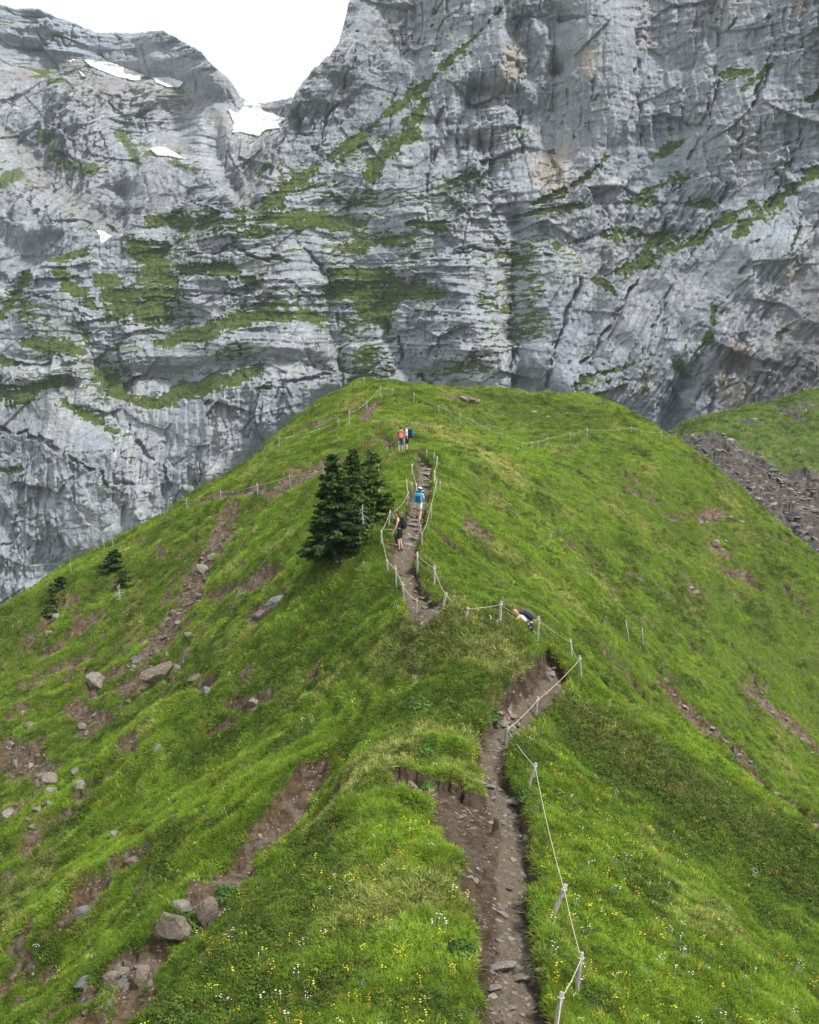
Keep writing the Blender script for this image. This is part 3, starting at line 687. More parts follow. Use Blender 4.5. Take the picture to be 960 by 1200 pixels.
SNOW_L = [[(97, 72, 14), (135, 82, 24), (172, 92, 14)], [(182, 97, 16), (217, 98, 12)], [(266, 130, 10), (300, 142, 36), (334, 144, 12)], [(176, 178, 10), (200, 181, 12), (218, 187, 6)], [(114, 272, 10), (130, 282, 14)]]
def paint_A(u, v, x, z):
    g = np.full(u.shape, -9, F32)
    for st in GRASS_A: g = np.maximum(g, segd(u, v, st))
    g = g + np.clip(1.1*fbm(x/15, z/10, 3, 214), -1, .45)
    gs = sst(-.5, .8, g+.8*fbm(x/12, z/9, 3, 200))
    bed = (v > 200).astype(F32)
    wob = 1.25*fbm(x/6.5, z/(3.6), 5, 201, .68) + .75*ridged(x/13, z/1.9, 3, 202, .6)*sst(180, 260, v)*sst(700, 560, u)
    patch = fbm(x/22, z/14, 2, 204)
    ribs = sst(.15, .7, ridged((x+.25*z)/2.1, z/7, 3, 203, .6)+.35*fbm(x/1.3, z/1.1, 3, 212))
    g = sst(.0, .40, .80*np.clip(g, -1.3, 1) + wob - .42*ribs + .08)
    thin = sst(.46, .72, ridged(x/7, z/2.4, 4, 206, .6)+.55*patch-.12)*sst(120, 240, v)*sst(760, 620, u)*(1-sst(430, 480, v))*.8
    thin2 = sst(.42, .62, fbm((x*.5+z*.87)/9, (-x*.87+z*.5)/2.6, 4, 208, .6)+.35*patch)*sst(520, 640, u)*.8
    thin3 = .75*sst(.40, .60, fbm(x/3, z/3, 4, 210, .65)+.4*patch)
    g = np.maximum.reduce([g, thin, thin2, thin3])
    rel = np.zeros(u.shape, F32); w2 = .3*fbm(x/7, z/9, 3, 203)+.38*facets(x/5, z/7, 41, .8)[0]
    for st, dep in REL_A:
        d = segd(u, v, st)+w2; rel = rel + (dep*(.55*np.clip(d*1.1+.15, 0, 1)+.45*sst(.1, .5, d)) if dep > 0 else dep*sst(-1.5, 1.0, d))
    lean = .30 + .25*fbm(x/40, z/25, 2, 205) + .95*gs + 1.3*sst(-.6, .6, segd(u, v, SNOW_L[2]))
    lean = lean + .25*blobs(u, v, [(660, 190, 50, 28)]) - .1*blobs(u, v, [(620, 90, 50, 70), (700, 90, 60, 90), (340, 500, 90, 50)])
    # terraces in the bedded middle
    wH = sst(200, 250, v)*sst(680, 600, u)*(1-.75*sst(390, 450, v))*(1-.35*sst(200, 40, u))*(1-.8*sst(455, 520, v)*sst(330, 200, u))
    lay = z/8.5 + .8*fbm(x/60, z/30, 3, 207) - x*.006; fr = lay-np.floor(lay)
    lean = lean*(1-wH*.75) + wH*.75*(.9*sst(.68, .8, fr)*sst(1, .9, fr)*1.5 + .15)
    tan = blobs(u, v, [(595, 75, 22, 30), (690, 75, 10, 22), (760, 35, 10, 30), (660, 190, 46, 26), (860, 440, 22, 50), (925, 320, 14, 8), (700, 78, 10, 12), (655, 210, 40, 20), (935, 10, 8, 20), (350, 430, 30, 8)])*sst(-.15, .25, fbm(x/9, z/9, 3, 209))
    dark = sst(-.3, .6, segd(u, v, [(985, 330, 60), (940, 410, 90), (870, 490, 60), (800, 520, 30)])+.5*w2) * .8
    dark = np.maximum(dark, .8*blobs(u, v, [(562, 108, 16, 7), (566, 173, 13, 7), (650, 85, 8, 5), (805, 80, 8, 3)]))  # shade inside the small caves, painted dark into the rock colour
    blue = sst(0, .4, fbm(x/18, z/40, 3, 211)) * .7 + .5*blobs(u, v, [(612, 100, 28, 60), (350, 500, 90, 50), (870, 300, 60, 50), (790, 480, 26, 40)])  # random bluish stain, with bluish shade of the overhang wall painted in
    return dict(lean=lean, rel=rel, grass=g, tan=tan, dark=dark, blue=blue, wH=wH)
CRACKS = [[(962, 250), (905, 350), (860, 430), (800, 522)], [(948, 236), (925, 292)], [(765, 305), (705, 395), (655, 472)], [(805, 295), (765, 395), (735, 470)], [(885, 285), (835, 385), (780, 480)], [(692, 298), (655, 395), (640, 455)],
 [(735, 330), (690, 430)], [(842, 40), (836, 130), (792, 222)], [(905, 50), (862, 200), (822, 282)], [(645, -20), (648, 100), (646, 195)], [(609, 25), (606, 110), (610, 185)], [(598, 285), (600, 380), (603, 475)],
 [(548, 95), (562, 175), (582, 255)], [(386, 318), (396, 400), (406, 455)], [(455, 372), (476, 422), (502, 452), (532, 462)], [(95, 368), (110, 420), (126, 447)], [(342, 268), (386, 325)], [(598, 23), (695, 21)], [(560, 264), (645, 270)],
 [(480, 302), (560, 290), (645, 296)], [(405, 432), (320, 452), (240, 474)], [(138, 441), (225, 442), (300, 420), (388, 430)], [(18, 425), (90, 428)], [(0, 500), (60, 520), (132, 565)], [(185, 640), (60, 668)], [(270, 572), (345, 530), (420, 488)],
 [(150, 500), (198, 560), (212, 625)], [(700, 80), (690, 150), (700, 200)], [(750, 40), (745, 110), (755, 170)], [(960, 100), (930, 180), (900, 240)], [(470, 90), (450, 160), (430, 230)], [(520, 130), (500, 230), (510, 300)], [(420, 40), (400, 120), (360, 190)],
 [(440, 400), (520, 395), (590, 405)], [(10, 340), (90, 365), (150, 400)], [(210, 300), (290, 295), (340, 310)], [(400, 345), (520, 358)], [(200, 350), (330, 340)]]
def detail_A(x, z, u, v, m):
    wD = sst(640, 720, u)*sst(150, 260, v+.0*u) + .5*sst(430, 520, u)*sst(300, 380, v)*sst(700, 640, u); wD = np.clip(wD, 0, 1)
    wD = np.maximum(wD, .7*sst(500, 430, u)*sst(220, 140, v))
    wV = sst(260, 200, v)*sst(430, 540, u)*.8 + .6*sst(430, 480, v)*sst(420, 340, u) + .25
    wH = np.clip(m['wH'] + .35*sst(260, 200, v), 0, 1)
    m['wh'] = np.clip(wH, 0, 1).astype(F32); m['wd'] = wD.astype(F32)
    r = rock_detail(x, z, wH*1.1, wV*(1-wD*.6), wD*1.15, 220, 1.0)
    uw = u + 8*fbm(x/10, z/10, 4, 251, .6) + 3.2*facets(x/3.4, z/5, 47, .6)[0]; vw = v + 7*fbm(x/10, z/10, 4, 252, .6) + 2.4*facets(x/4, z/3, 48, .6)[0]
    ca = sst(-.18, .22, fbm(x/7, z/7, 3, 253)); cw = 3.0+4.5*sst(-.2, .4, fbm(x/9, z/9, 2, 254))
    for k, cr in enumerate(CRACKS):
        n_ = len(cr); d = segd(uw, vw, [(a_, b_, 8) for a_, b_ in cr]); dd = np.clip(1-(1-d)*8/2/(cw*.5), 0, 1); r = r - (1.9+1.3*(k % 3))*ca*dd**.6 + .5*(k % 2)*sst(-2.5, .9, d)*(d < .95)
    return r*(1-.45*sst(.4, .9, m['grass'])) + .5*m['grass']*fbm(x/1.6, z/1.2, 3, 240)
def top_of(prof, D):
    us = np.array([p[0] for p in prof], float); vs = np.array([p[1] for p in prof], float)
    def f(xs):
        d = D(xs); z = np.zeros_like(xs)
        u = 480+FP*xs/d
        for _ in range(5):
            vv = np.interp(u, us, vs); b = ray(480, 1)[1]*0+np.array([ray(480, q)[1] for q in vv]); z = b*d
            zc = d*CP-z*SP; u = 480+FP*xs/zc
        return z + 1.0*fbm(xs/5, xs*0+3.3, 4, 231)
    return f
D_A = lambda x: np.interp(x, [-260, -140, -60, 0, 60, 130, 240], [455, 425, 400, 385, 360, 325, 290])
PROF_A = [(-400, 380), (-100, 345), (0, 343), (30, 322), (62, 312), (90, 296), (128, 288), (150, 272), (172, 256), (205, 252), (225, 222), (243, 203), (262, 225), (287, 250), (305, 236), (325, 214), (338, 175), (343, 145), (352, 122), (360, 108), (382, 84), (398, 62), (405, 30), (410, 4), (430, -60), (500, -150), (1400, -190)]
# the wall leans back, so its crest stands farther than its foot: profile depth = foot + lean * height
topA = top_of(PROF_A, lambda x: D_A(x)+np.interp(x, [-140, -60, 20, 240], [62, 78, 100, 110]))
xsA = np.linspace(-215, 205, 1500)
oA, AX, AY, AZ = sheet('mountain', xsA, -125, D_A, .42, topA, 1000, paint_A, M_ROCK, detail_A); A_GRASS = sheet.grass

# ---- the layered peak behind, left
GRASS_B = [[(0, 215, 20), (60, 190, 22), (110, 200, 18)], [(60, 95, 12), (90, 97, 10)], [(130, 115, 12), (200, 105, 10), (240, 120, 14)], [(145, 160, 20), (160, 190, 16)], [(50, 160, 16), (80, 190, 12)], [(230, 200, 10), (200, 190, 12)], [(300, 205, 12), (330, 190, 12)], [(350, 160, 6), (340, 140, 10)], [(70, 235, 8), (100, 270, 12)]]
REL_B = [([(0, 60, 24), (60, 75, 26), (100, 68, 18), (170, 88, 16), (225, 98, 16), (262, 120, 12)], 10), ([(170, 150, 60), (230, 140, 40)], 7), ([(0, 150, 24), (40, 195, 40), (90, 240, 40), (140, 275, 40)], 7),
 ([(130, 225, 10), (145, 225, 14)], 12), ([(250, 150, 10), (258, 190, 12), (280, 235, 12)], 16), ([(160, 30, 6), (165, 90, 8)], 5), ([(190, 40, 5), (194, 85, 6)], 5), ([(80, 120, 30), (110, 200, 50)], -12), ([(200, 60, 60), (250, 90, 40)], -8),
 ([(75, 235, 30), (90, 280, 50)], -18), ([(0, 200, 40), (40, 260, 30)], -14), ([(296, 150, 30), (290, 210, 30)], 8), ([(175, 120, 90), (240, 130, 40)], 8)]
def paint_B(u, v, x, z):
    wob = fbm(x/14, z/12, 3, 301)
    g = np.zeros(u.shape, F32)
    for st in GRASS_B: g = np.maximum(g, .62*sst(-.3, .6, .8*np.clip(segd(u, v, st), -1.5, 1)+1.5*fbm(x/12, z/9, 5, 302, .65)))
    rel = np.zeros(u.shape, F32); w2 = .3*fbm(x/14, z/16, 3, 303)+.4*facets(x/9, z/12, 43, .8)[0]
    for st, dep in REL_B: rel = rel + dep*sst(-.6 if dep > 0 else -1.5, .8, segd(u, v, st)+w2)
    sc = np.maximum.reduce([sst(-.3, .6, segd(u, v, s)+.4*wob) for s in ([(0, 95, 18), (60, 78, 16), (110, 74, 10)], [(0, 150, 16), (40, 195, 30), (90, 240, 34), (135, 270, 34), (150, 260, 10)], [(90, 90, 18), (150, 105, 16), (230, 118, 20), (262, 150, 20)], [(205, 170, 22), (225, 180, 8)], [(285, 215, 30), (290, 235, 22)])])
    lean = .55 - .25*sst(110, 90, v) + .2*fbm(x/80, z/50, 2, 305) + .35*sc
    for q in SNOW_L: lean = np.maximum(lean, 2.4*sst(-1.2, .6, segd(u, v, q)))
    wH = np.maximum(sst(100, 75, v), sst(-.6, .4, segd(u, v, [(150, 150, 40), (180, 125, 50), (230, 140, 50), (245, 190, 30)])))
    lay = z/11 + .5*fbm(x/120, z/60, 3, 307)-np.abs(x+150)*.003; fr = lay-np.floor(lay)
    lean = lean*(1-wH*.6)+wH*.6*(2.6*sst(.6, .72, fr)*sst(1, .88, fr)+.1)
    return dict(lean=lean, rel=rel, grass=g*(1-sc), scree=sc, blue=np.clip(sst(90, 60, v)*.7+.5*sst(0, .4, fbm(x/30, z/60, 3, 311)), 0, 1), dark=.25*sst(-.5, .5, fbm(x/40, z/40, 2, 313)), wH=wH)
def detail_B(x, z, u, v, m):
    wD = .9*sst(90, 130, v)*(1-m['wH']); m['wh'] = m['wH'].astype(F32); m['wd'] = wD.astype(F32)
    return rock_detail(x/1.8, z/1.8, m['wH'], .8*(1-m['wH']), wD, 320, 1.9)*(1-.35*m['scree'])
D_B = lambda x: np.interp(x, [-330, -200, -60, 0, 60], [620, 640, 640, 600, 560])
PROF_B = [(-500, 20), (-60, -6), (0, 8), (22, 14), (50, 15), (80, 22), (112, 33), (120, 28), (160, 28), (188, 32), (215, 48), (235, 62), (258, 88), (276, 103), (285, 118), (300, 121), (318, 119), (340, 122), (420, 135), (900, 150)]
topB = top_of(PROF_B, lambda x: D_B(x)+np.interp(x, [-330, 60], [140, 100]))
xsB = np.linspace(-330, 40, 760)
oB, BX, BY, BZ = sheet('mountain_peak', xsB, -40, D_B, .62, topB, 620, paint_B, M_ROCK, detail_B, back=40)

# ---- old snow lying in the hollows
M_SNOW = (lambda t: (t.bump(t.noise(t.obj(), .5, 5), .4, .6), t.base(t.mix(t.step(t.noise(t.obj(), .28, 6, .7), .46, .70), (.80, .81, .83), (.38, .375, .37)), .6))[1])(NT('old snow'))
def snow(poly, label, G, hole=[]):
    GX, GY, GZ = G
    u, v = project(GX, GY, GZ)
    n = len(poly); ins = np.zeros(u.shape, bool)
    uu = u + 2.2*fbm(GX/6, GZ/6, 3, 401); vv = v + 1.6*fbm(GX/6, GZ/6, 3, 403)
    for k in range(n):
        (x0, y0), (x1, y1) = poly[k], poly[(k+1) % n]
        c_ = ((y0 > vv) != (y1 > vv)) & (uu < (x1-x0)*(vv-y0)/((y1-y0) or 1e-6)+x0)
        ins ^= c_
    for a, b, ra, rb in hole: ins &= np.hypot((uu-a)/ra, (vv-b)/rb) > 1
    er = ins.copy(); er[1:] &= ins[:-1]; er[:-1] &= ins[1:]; er[:, 1:] &= ins[:, :-1]; er[:, :-1] &= ins[:, 1:]
    th = np.where(er, 1.3, .2).astype(F32)
    # smooth the snow surface
    S = GY.copy().astype(F32); cols = np.nonzero(ins.any(0))[0]; rows = np.nonzero(ins.any(1))[0]
    r0, r1, c0, c1 = max(rows[0]-6, 0), rows[-1]+7, max(cols[0]-6, 0), cols[-1]+7
    s = S[r0:r1, c0:c1]; orig = s.copy()
    for _ in range(14):
        p = np.pad(s, 1, 'edge'); s = (p[:-2, 1:-1]+p[2:, 1:-1]+p[1:-1, :-2]+p[1:-1, 2:]+4*s)/8
    s = np.minimum(s, orig) - th[r0:r1, c0:c1]*1.2
    V = np.stack([GX[r0:r1, c0:c1].ravel(), s.ravel(), (GZ[r0:r1, c0:c1]+.3).ravel()], 1)
    F = grid_faces(*s.shape); sel = ins[r0:r1, c0:c1].ravel()[F].all(1)
    v_, f_, _ = submesh(V, F, {}, sel)
    # a rim gives the patch its thickness
    n0 = len(v_)
    e = np.concatenate([f_[:, [0, 1]], f_[:, [1, 2]], f_[:, [2, 3]], f_[:, [3, 0]]])
    key = e[:, 0].astype(np.int64)*n0+e[:, 1]; rev = e[:, 1].astype(np.int64)*n0+e[:, 0]
    bd = e[~np.isin(key, rev)]
    v2 = v_ + np.array([0, 3.0, -.3], F32)
    rim = np.stack([bd[:, 1], bd[:, 0], bd[:, 0]+n0, bd[:, 1]+n0], 1)
    me = mesh_np('snow_patch', np.concatenate([v_, v2]), np.concatenate([f_, rim]), True, None, [M_SNOW])
    tag(link(bpy.data.objects.new('snow_patch', me)), label, 'snow patch', 'old snow patches on the mountain')
GB = (BX, BY, BZ); GA = (AX, AY, AZ)
snow([(97, 70), (125, 73), (150, 80), (172, 90), (160, 96), (140, 92), (118, 84), (104, 78)], 'long white snow patch under the layered cliff, left of a smaller one', GB)
snow([(180, 92), (200, 90), (217, 97), (212, 104), (196, 104), (183, 98)], 'oval white snow patch just right of the long one under the layered cliff', GB)
snow([(264, 126), (279, 134), (286, 119), (302, 121), (310, 131), (322, 134), (337, 141), (327, 146), (331, 152), (312, 153), (303, 161), (282, 157), (270, 158), (274, 144)], 'largest white snow field filling the notch between the two peaks', GB)
snow([(175, 175), (192, 172), (200, 176), (208, 181), (219, 187), (210, 187), (198, 184), (184, 184)], 'small white snow patch above the grassy buttress with a thin tail', GB)
snow([(112, 270), (122, 271), (136, 279), (128, 285), (117, 287)], 'small triangular snow patch at the foot of the grey scree gully', GB)
snow([(91, 83), (97, 85), (102, 91), (96, 92)], 'tiny snow spot just below the left end of the long snow patch', GB)
snow([(80, 73), (87, 69), (89, 72), (82, 76)], 'tiniest snow fleck left of the long patch on the scree', GB)
# ================================================================== grass, herbs, flowers: uncountable ground cover
PROTO = bpy.data.collections.new('ground_cover_sources')     # source tufts, not linked to the scene
def blades_mesh(name, n, h, spread, wd, lean, mats, seed, droop=.5):
    r = np.random.default_rng(seed); V = []; F = []; M = []
    for i in range(n):
        a = r.uniform(0, 2*math.pi); rr = spread*math.sqrt(r.uniform(0, 1)); bx, by = rr*math.cos(a), rr*math.sin(a)
        a2 = a + r.normal(0, .7); hh = h*r.uniform(.55, 1.15); ln = lean*hh*r.uniform(.2, 1.2)
        dx, dy = math.cos(a2), math.sin(a2); tw = r.uniform(0, math.pi); px, py = math.cos(tw)*wd*.5, math.sin(tw)*wd*.5
        k = len(V)
        V += [(bx-px, by-py, -.03), (bx+px, by+py, -.03),
              (bx+dx*ln*.35-px*.8, by+dy*ln*.35-py*.8, hh*.55), (bx+dx*ln*.35+px*.8, by+dy*ln*.35+py*.8, hh*.55),
              (bx+dx*ln, by+dy*ln, hh*(1-droop*r.uniform(0, .5)))]
        F += [(k, k+1, k+3, k+2), (k+2, k+3, k+4)]; M += [0, 0]
    me = bpy.data.meshes.new(name); me.from_pydata(V, [], F); me.update()
    for m in mats: me.materials.append(m)
    return me
def leaf_mesh(name, n, h, spread, size, mats, seed, flat=.5):
    """low bushy clump: small leaves through a dome"""
    r = np.random.default_rng(seed); V = []; F = []
    for i in range(n):
        a = r.uniform(0, 2*math.pi); rr = math.sqrt(r.uniform(0, 1)); z = h*math.sqrt(max(0, 1-rr*rr))*r.uniform(.45, 1.05)
        c0 = Vector((spread*rr*math.cos(a), spread*rr*math.sin(a), z))
        nrm = Vector((math.cos(a)*rr, math.sin(a)*rr, .6)).normalized() + Vector(r.normal(0, flat, 3)); nrm.normalize()
        t = nrm.orthogonal().normalized(); t = Matrix.Rotation(r.uniform(0, 6.28), 3, nrm) @ t; b = nrm.cross(t); s = size*r.uniform(.6, 1.3)
        k = len(V); V += [tuple(c0-t*s), tuple(c0-b*s*.45), tuple(c0+t*s), tuple(c0+b*s*.45)]; F.append((k, k+1, k+2, k+3))
    me = bpy.data.meshes.new(name); me.from_pydata(V, [], F); me.update()
    for m in mats: me.materials.append(m)
    return me
def mat_leafy(name, trans=.35):
    t = NT(name); n = t.n; n.remove(t.b)
    col = t.attr('tint', 'INSTANCER', 'Color')
    g = t.n.new('ShaderNodeNewGeometry')
    vr = t.math('ADD', .82, t.math('MULTIPLY', g.outputs['Random Per Island'], .36))
    cm = t.n.new('ShaderNodeVectorMath'); cm.operation = 'SCALE'; t.l(col, cm.inputs[0]); t.l(vr, cm.inputs['Scale'])
    d = t.n.new('ShaderNodeBsdfDiffuse'); tr = t.n.new('ShaderNodeBsdfTranslucent'); mx = t.n.new('ShaderNodeMixShader')
    mx.inputs[0].default_value = trans
    t.l(cm.outputs[0], d.inputs[0]); t.l(cm.outputs[0], tr.inputs[0])
    t.l(d.outputs[0], mx.inputs[1]); t.l(tr.outputs[0], mx.inputs[2]); t.l(mx.outputs[0], t.out.inputs[0])
    return t.m
M_BLADE = mat_leafy('grass blade'); M_HERB = mat_leafy('herb leaf', .25); M_PETAL = mat_leafy('petal', .2)
def scatter(name, protos, pts, rot, scl, tint, kind='stuff', cat=None, label=None):
    coll = bpy.data.collections.new(name+'_sources')
    for k, me in enumerate(protos): coll.objects.link(bpy.data.objects.new('%s_source_%02d' % (name, k), me))
    n = len(pts)
    me = mesh_np(name, pts, np.zeros((0, 3), int), True, {'rot': ('FLOAT_VECTOR', rot.astype(F32)), 'scl': ('FLOAT_VECTOR', scl.astype(F32)), 'tint': ('FLOAT_COLOR', np.concatenate([tint, np.ones((n, 1))], 1).astype(F32)),
                 'var': ('INT', rng.integers(0, len(protos), n).astype(np.int32))})
    o = link(bpy.data.objects.new(name, me)); tag(o, label, cat, kind=kind)
    ng = bpy.data.node_groups.new(name+' nodes', 'GeometryNodeTree')
    ng.interface.new_socket('Geometry', in_out='INPUT', socket_type='NodeSocketGeometry'); ng.interface.new_socket('Geometry', in_out='OUTPUT', socket_type='NodeSocketGeometry')
    N = ng.nodes; L = ng.links.new
    gi, go = N.new('NodeGroupInput'), N.new('NodeGroupOutput')
    ci = N.new('GeometryNodeCollectionInfo'); ci.inputs['Collection'].default_value = coll; ci.inputs['Separate Children'].default_value = True; ci.inputs['Reset Children'].default_value = True
    ip = N.new('GeometryNodeInstanceOnPoints'); ip.inputs['Pick Instance'].default_value = True
    def na(nm, ty):
        a = N.new('GeometryNodeInputNamedAttribute'); a.data_type = ty; a.inputs['Name'].default_value = nm; return a.outputs['Attribute']
    L(gi.outputs[0], ip.inputs['Points']); L(ci.outputs[0], ip.inputs['Instance']); L(na('var', 'INT'), ip.inputs['Instance Index'])
    L(na('rot', 'FLOAT_VECTOR'), ip.inputs['Rotation']); L(na('scl', 'FLOAT_VECTOR'), ip.inputs['Scale']); L(ip.outputs[0], go.inputs[0])
    o.modifiers.new('scatter', 'NODES').node_group = ng
    return o
def fan_pick(N, weight, seed, ylim=(15, 126), alim=.40):
    """random ground points, uniform over the fan's cells, kept with probability weight"""
    r = np.random.default_rng(seed)
    i0, i1 = np.searchsorted(FAN.y, ylim); j0, j1 = np.searchsorted(FAN.a, [-alim, alim])
    i = r.uniform(i0, i1-1.01, N); j = r.uniform(j0, j1-1.01, N)
    ii = i.astype(int); jj = j.astype(int)
    k = r.uniform(0, 1, N) < weight[ii, jj]
    i, j, ii, jj = i[k], j[k], ii[k], jj[k]; fi, fj = i-ii, j-jj
    y = FAN.y[ii]*(1-fi)+FAN.y[ii+1]*fi; x = (FAN.a[0]+j*(FAN.a[1]-FAN.a[0]))*(y+20)
    z = (Z[ii, jj]*(1-fj)+Z[ii, jj+1]*fj)*(1-fi)+(Z[ii+1, jj]*(1-fj)+Z[ii+1, jj+1]*fj)*fi
    return np.stack([x, y, z], 1).astype(F32), ii, jj
def orient(ii, jj, n, k=.55, jit=.15, seed=1):
    """tilt halfway to the ground's normal, random turn"""
    r = np.random.default_rng(seed)
    nx = NXs[ii, jj]*k; ny = NYs[ii, jj]*k; ln = np.sqrt(nx*nx+ny*ny+1)
    th = np.arccos(1/ln); ph = np.arctan2(ny, nx)
    # euler XYZ for Rz(ph) Ry(th) Rz(a): approximated by small extra jitter
    a = r.uniform(0, 2*np.pi, n)
    R = np.zeros((n, 3, 3)); ca, sa, ct, s_t, cp, sp = np.cos(a), np.sin(a), np.cos(th), np.sin(th), np.cos(ph), np.sin(ph)
    R[:, 0, 0] = cp*ct*ca-sp*sa; R[:, 1, 0] = sp*ct*ca+cp*sa; R[:, 2, 0] = -s_t*ca
    R[:, 2, 1] = s_t*sa; R[:, 2, 2] = ct
    return np.stack([np.arctan2(R[:, 2, 1], R[:, 2, 2]), np.arcsin(np.clip(-R[:, 2, 0], -1, 1)), np.arctan2(R[:, 1, 0], R[:, 0, 0])], 1)
def smooth2(A, n):
    A = A.copy()
    for _ in range(n):
        A[1:-1] = .25*A[:-2]+.5*A[1:-1]+.25*A[2:]; A[:, 1:-1] = .25*A[:, :-2]+.5*A[:, 1:-1]+.25*A[:, 2:]
    return A
NXs = np.clip(smooth2(NX, 4), -1.5, 1.5); NYs = np.clip(smooth2(NY, 4), -1.5, 1.5)
# where what grows ------------------------------------------------------------
heath = sst(.02, .38, fbm(X/2.6, Y/3.2, 4, 501)+.25*fbm(X/14, Y/14, 2, 502)-.06)
for st, a_ in (([(380, 970, 1.5), (330, 1050, 2.5), (270, 1140, 3), (230, 1200, 3)], .9), ([(660, 840, 2.5), (720, 880, 3), (800, 930, 3.5), (900, 990, 4), (960, 1050, 4)], 1.), ([(490, 730, 2), (520, 745, 2.5)], .9), ([(450, 850, 2.5), (530, 830, 3), (560, 800, 2)], .7), ([(400, 720, 3), (330, 790, 3), (260, 850, 3)], .45), ([(610, 870, 1.5), (600, 1060, .8), (640, 1120, .8)], .6)):
    heath = np.maximum(heath, a_*sst(-.7, .6, stroke_dist(pstroke(st))+.8*fbm(X/1.2, Y/1.4, 3, 503)))
lush = sst(-.2, .35, fbm(X/9, Y/12, 3, 505))
for st in ([(540, 480, 6), (640, 560, 16), (760, 680, 20), (860, 790, 20)], [(560, 620, 8), (700, 740, 10), (850, 860, 8)], [(650, 910, 3), (740, 1000, 6), (800, 1120, 7)], [(400, 1100, 5), (500, 1050, 3)], [(380, 900, 6), (250, 960, 8), (100, 1060, 10)]):
    lush = np.maximum(lush, sst(-.7, .6, stroke_dist(pstroke(st))+.4*fbm(X/5, Y/5, 3, 506)))
bare = np.maximum(m_scar*.93, m_trail)
bare = sst(.14, .56, bare+.25*fbm(X/.4, Y/.4, 2, 507)-.55*sst(.12, .34, fbm(X/.9, Y/.9, 3, 512))*(1-m_trail)*(1-sst(-.6, .2, stroke_dist(pstroke(SCARS[0][0])))))
vis = (np.abs(FAN.a)*(1) < 1)[None, :]
dist = Y
def tints(ii, jj, n, seed):
    r = np.random.default_rng(seed)
    a = np.array([[.212, .335, .036], [.132, .225, .030], [.325, .375, .062], [.42, .375, .16], [.080, .125, .026]])
    L = lush[ii, jj][:, None]; D = dry[ii, jj][:, None]; Hh = heath[ii, jj][:, None]
    c0 = a[1]*(1-L)+a[0]*L
    m = r.uniform(0, 1, (n, 1)); c0 = np.where(m < .16, a[2], c0)
    fine = sst(-.3, .3, .6*fbm(X/1.4, Y/1.8, 2, 509)+.8*fbm(X/5, Y/.8, 3, 508))[ii, jj][:, None]; far = sst(50, 75, Y)[ii, jj][:, None]*(X[ii, jj][:, None] > 2); c0 = c0*(.78+.12*far+(.4-.18*far)*fine)
    c0 = c0*(1-.8*D*(r.uniform(0, 1, (n, 1)) < .75)) + a[3]*.8*D*(r.uniform(0, 1, (n, 1)) < .75)*1.0
    c0 = np.clip(c0, .02, .6)
    c0 = c0*(1-.45*Hh) + a[4]*.45*Hh
    c0 = c0*(1+.12*far)
    return c0*r.normal(1, .10, (n, 1)).clip(.7, 1.3)
wg = (1-bare)*(1-.35*heath)
pts, ii, jj = fan_pick(int(760000*QUAL), wg, 601)
n = len(pts); r_ = np.random.default_rng(602)
d_ = pts[:, 1]
sc = (.75+.0045*d_)*np.where((d_ > 50) & (pts[:, 0] > 3), .8, 1)*r_.uniform(.65, 1.35, n)*(1+.15*dry[ii, jj])*(.8+.5*sst(-.2, .4, fbm(X/.9, Y/.9, 2, 511))[ii, jj])
gm = [blades_mesh('grass_source', 18, .125, .10, .011, .8, [M_BLADE], 700+k) for k in range(5)]
scatter('grass', gm, pts, orient(ii, jj, n, 1.25, seed=5), np.stack([sc*1.25, sc*1.25, sc], 1), tints(ii, jj, n, 604))
# low leafy herbs and dwarf shrubs
pts, ii, jj = fan_pick(int(210000*QUAL), np.clip((1-bare)*(.10+.9*heath), 0, 1), 611)
n = len(pts); sc = (.8+.008*pts[:, 1])*r_.uniform(.6, 1.3, n)
hm = [leaf_mesh('herb_source', 34, .15, .14, .028, [M_HERB], 720+k) for k in range(4)]
ht = np.array([.075, .125, .028])*r_.normal(1, .2, (n, 1)).clip(.6, 1.6); ht = np.where(r_.uniform(0, 1, (n, 1)) < .25, np.array([[.15, .19, .035]]), ht); ht = np.where(r_.uniform(0, 1, (n, 1)) < .08, np.array([[.10, .075, .035]]), ht)
scatter('ground_herbs', hm, pts, orient(ii, jj, n, .8, seed=6), np.stack([sc, sc, sc*.9], 1), ht)
# tussocks on the distant spur
si = rng.integers(2, gx2.shape[0]-2, 60000); sj = rng.integers(2, gx2.shape[1]-2, 60000); k_ = bare2[si, sj] < .3; si, sj = si[k_], sj[k_]; n = len(si)
sp_ = np.stack([gx2[si, sj]+rng.uniform(-.1, .1, n), gy2[si, sj]+rng.uniform(-.1, .1, n), gz2[si, sj]], 1).astype(F32); sc = rng.uniform(2.2, 4.5, n)
st_ = np.array([.15, .23, .035])*rng.normal(1, .18, (n, 1)).clip(.5, 1.6); st_ = np.where(sst(-.1, .3, fbm(gx2/6, gy2/5, 4, 541))[si, sj][:, None] > rng.uniform(.3, 1, (n, 1)), np.array([[.075, .105, .026]]), st_)
scatter('distant_grass', gm, sp_, np.stack([rng.normal(0, .2, n), rng.normal(-.2, .2, n), rng.uniform(0, 6.28, n)], 1), np.stack([sc*1.3, sc*1.3, sc*.8], 1), st_)
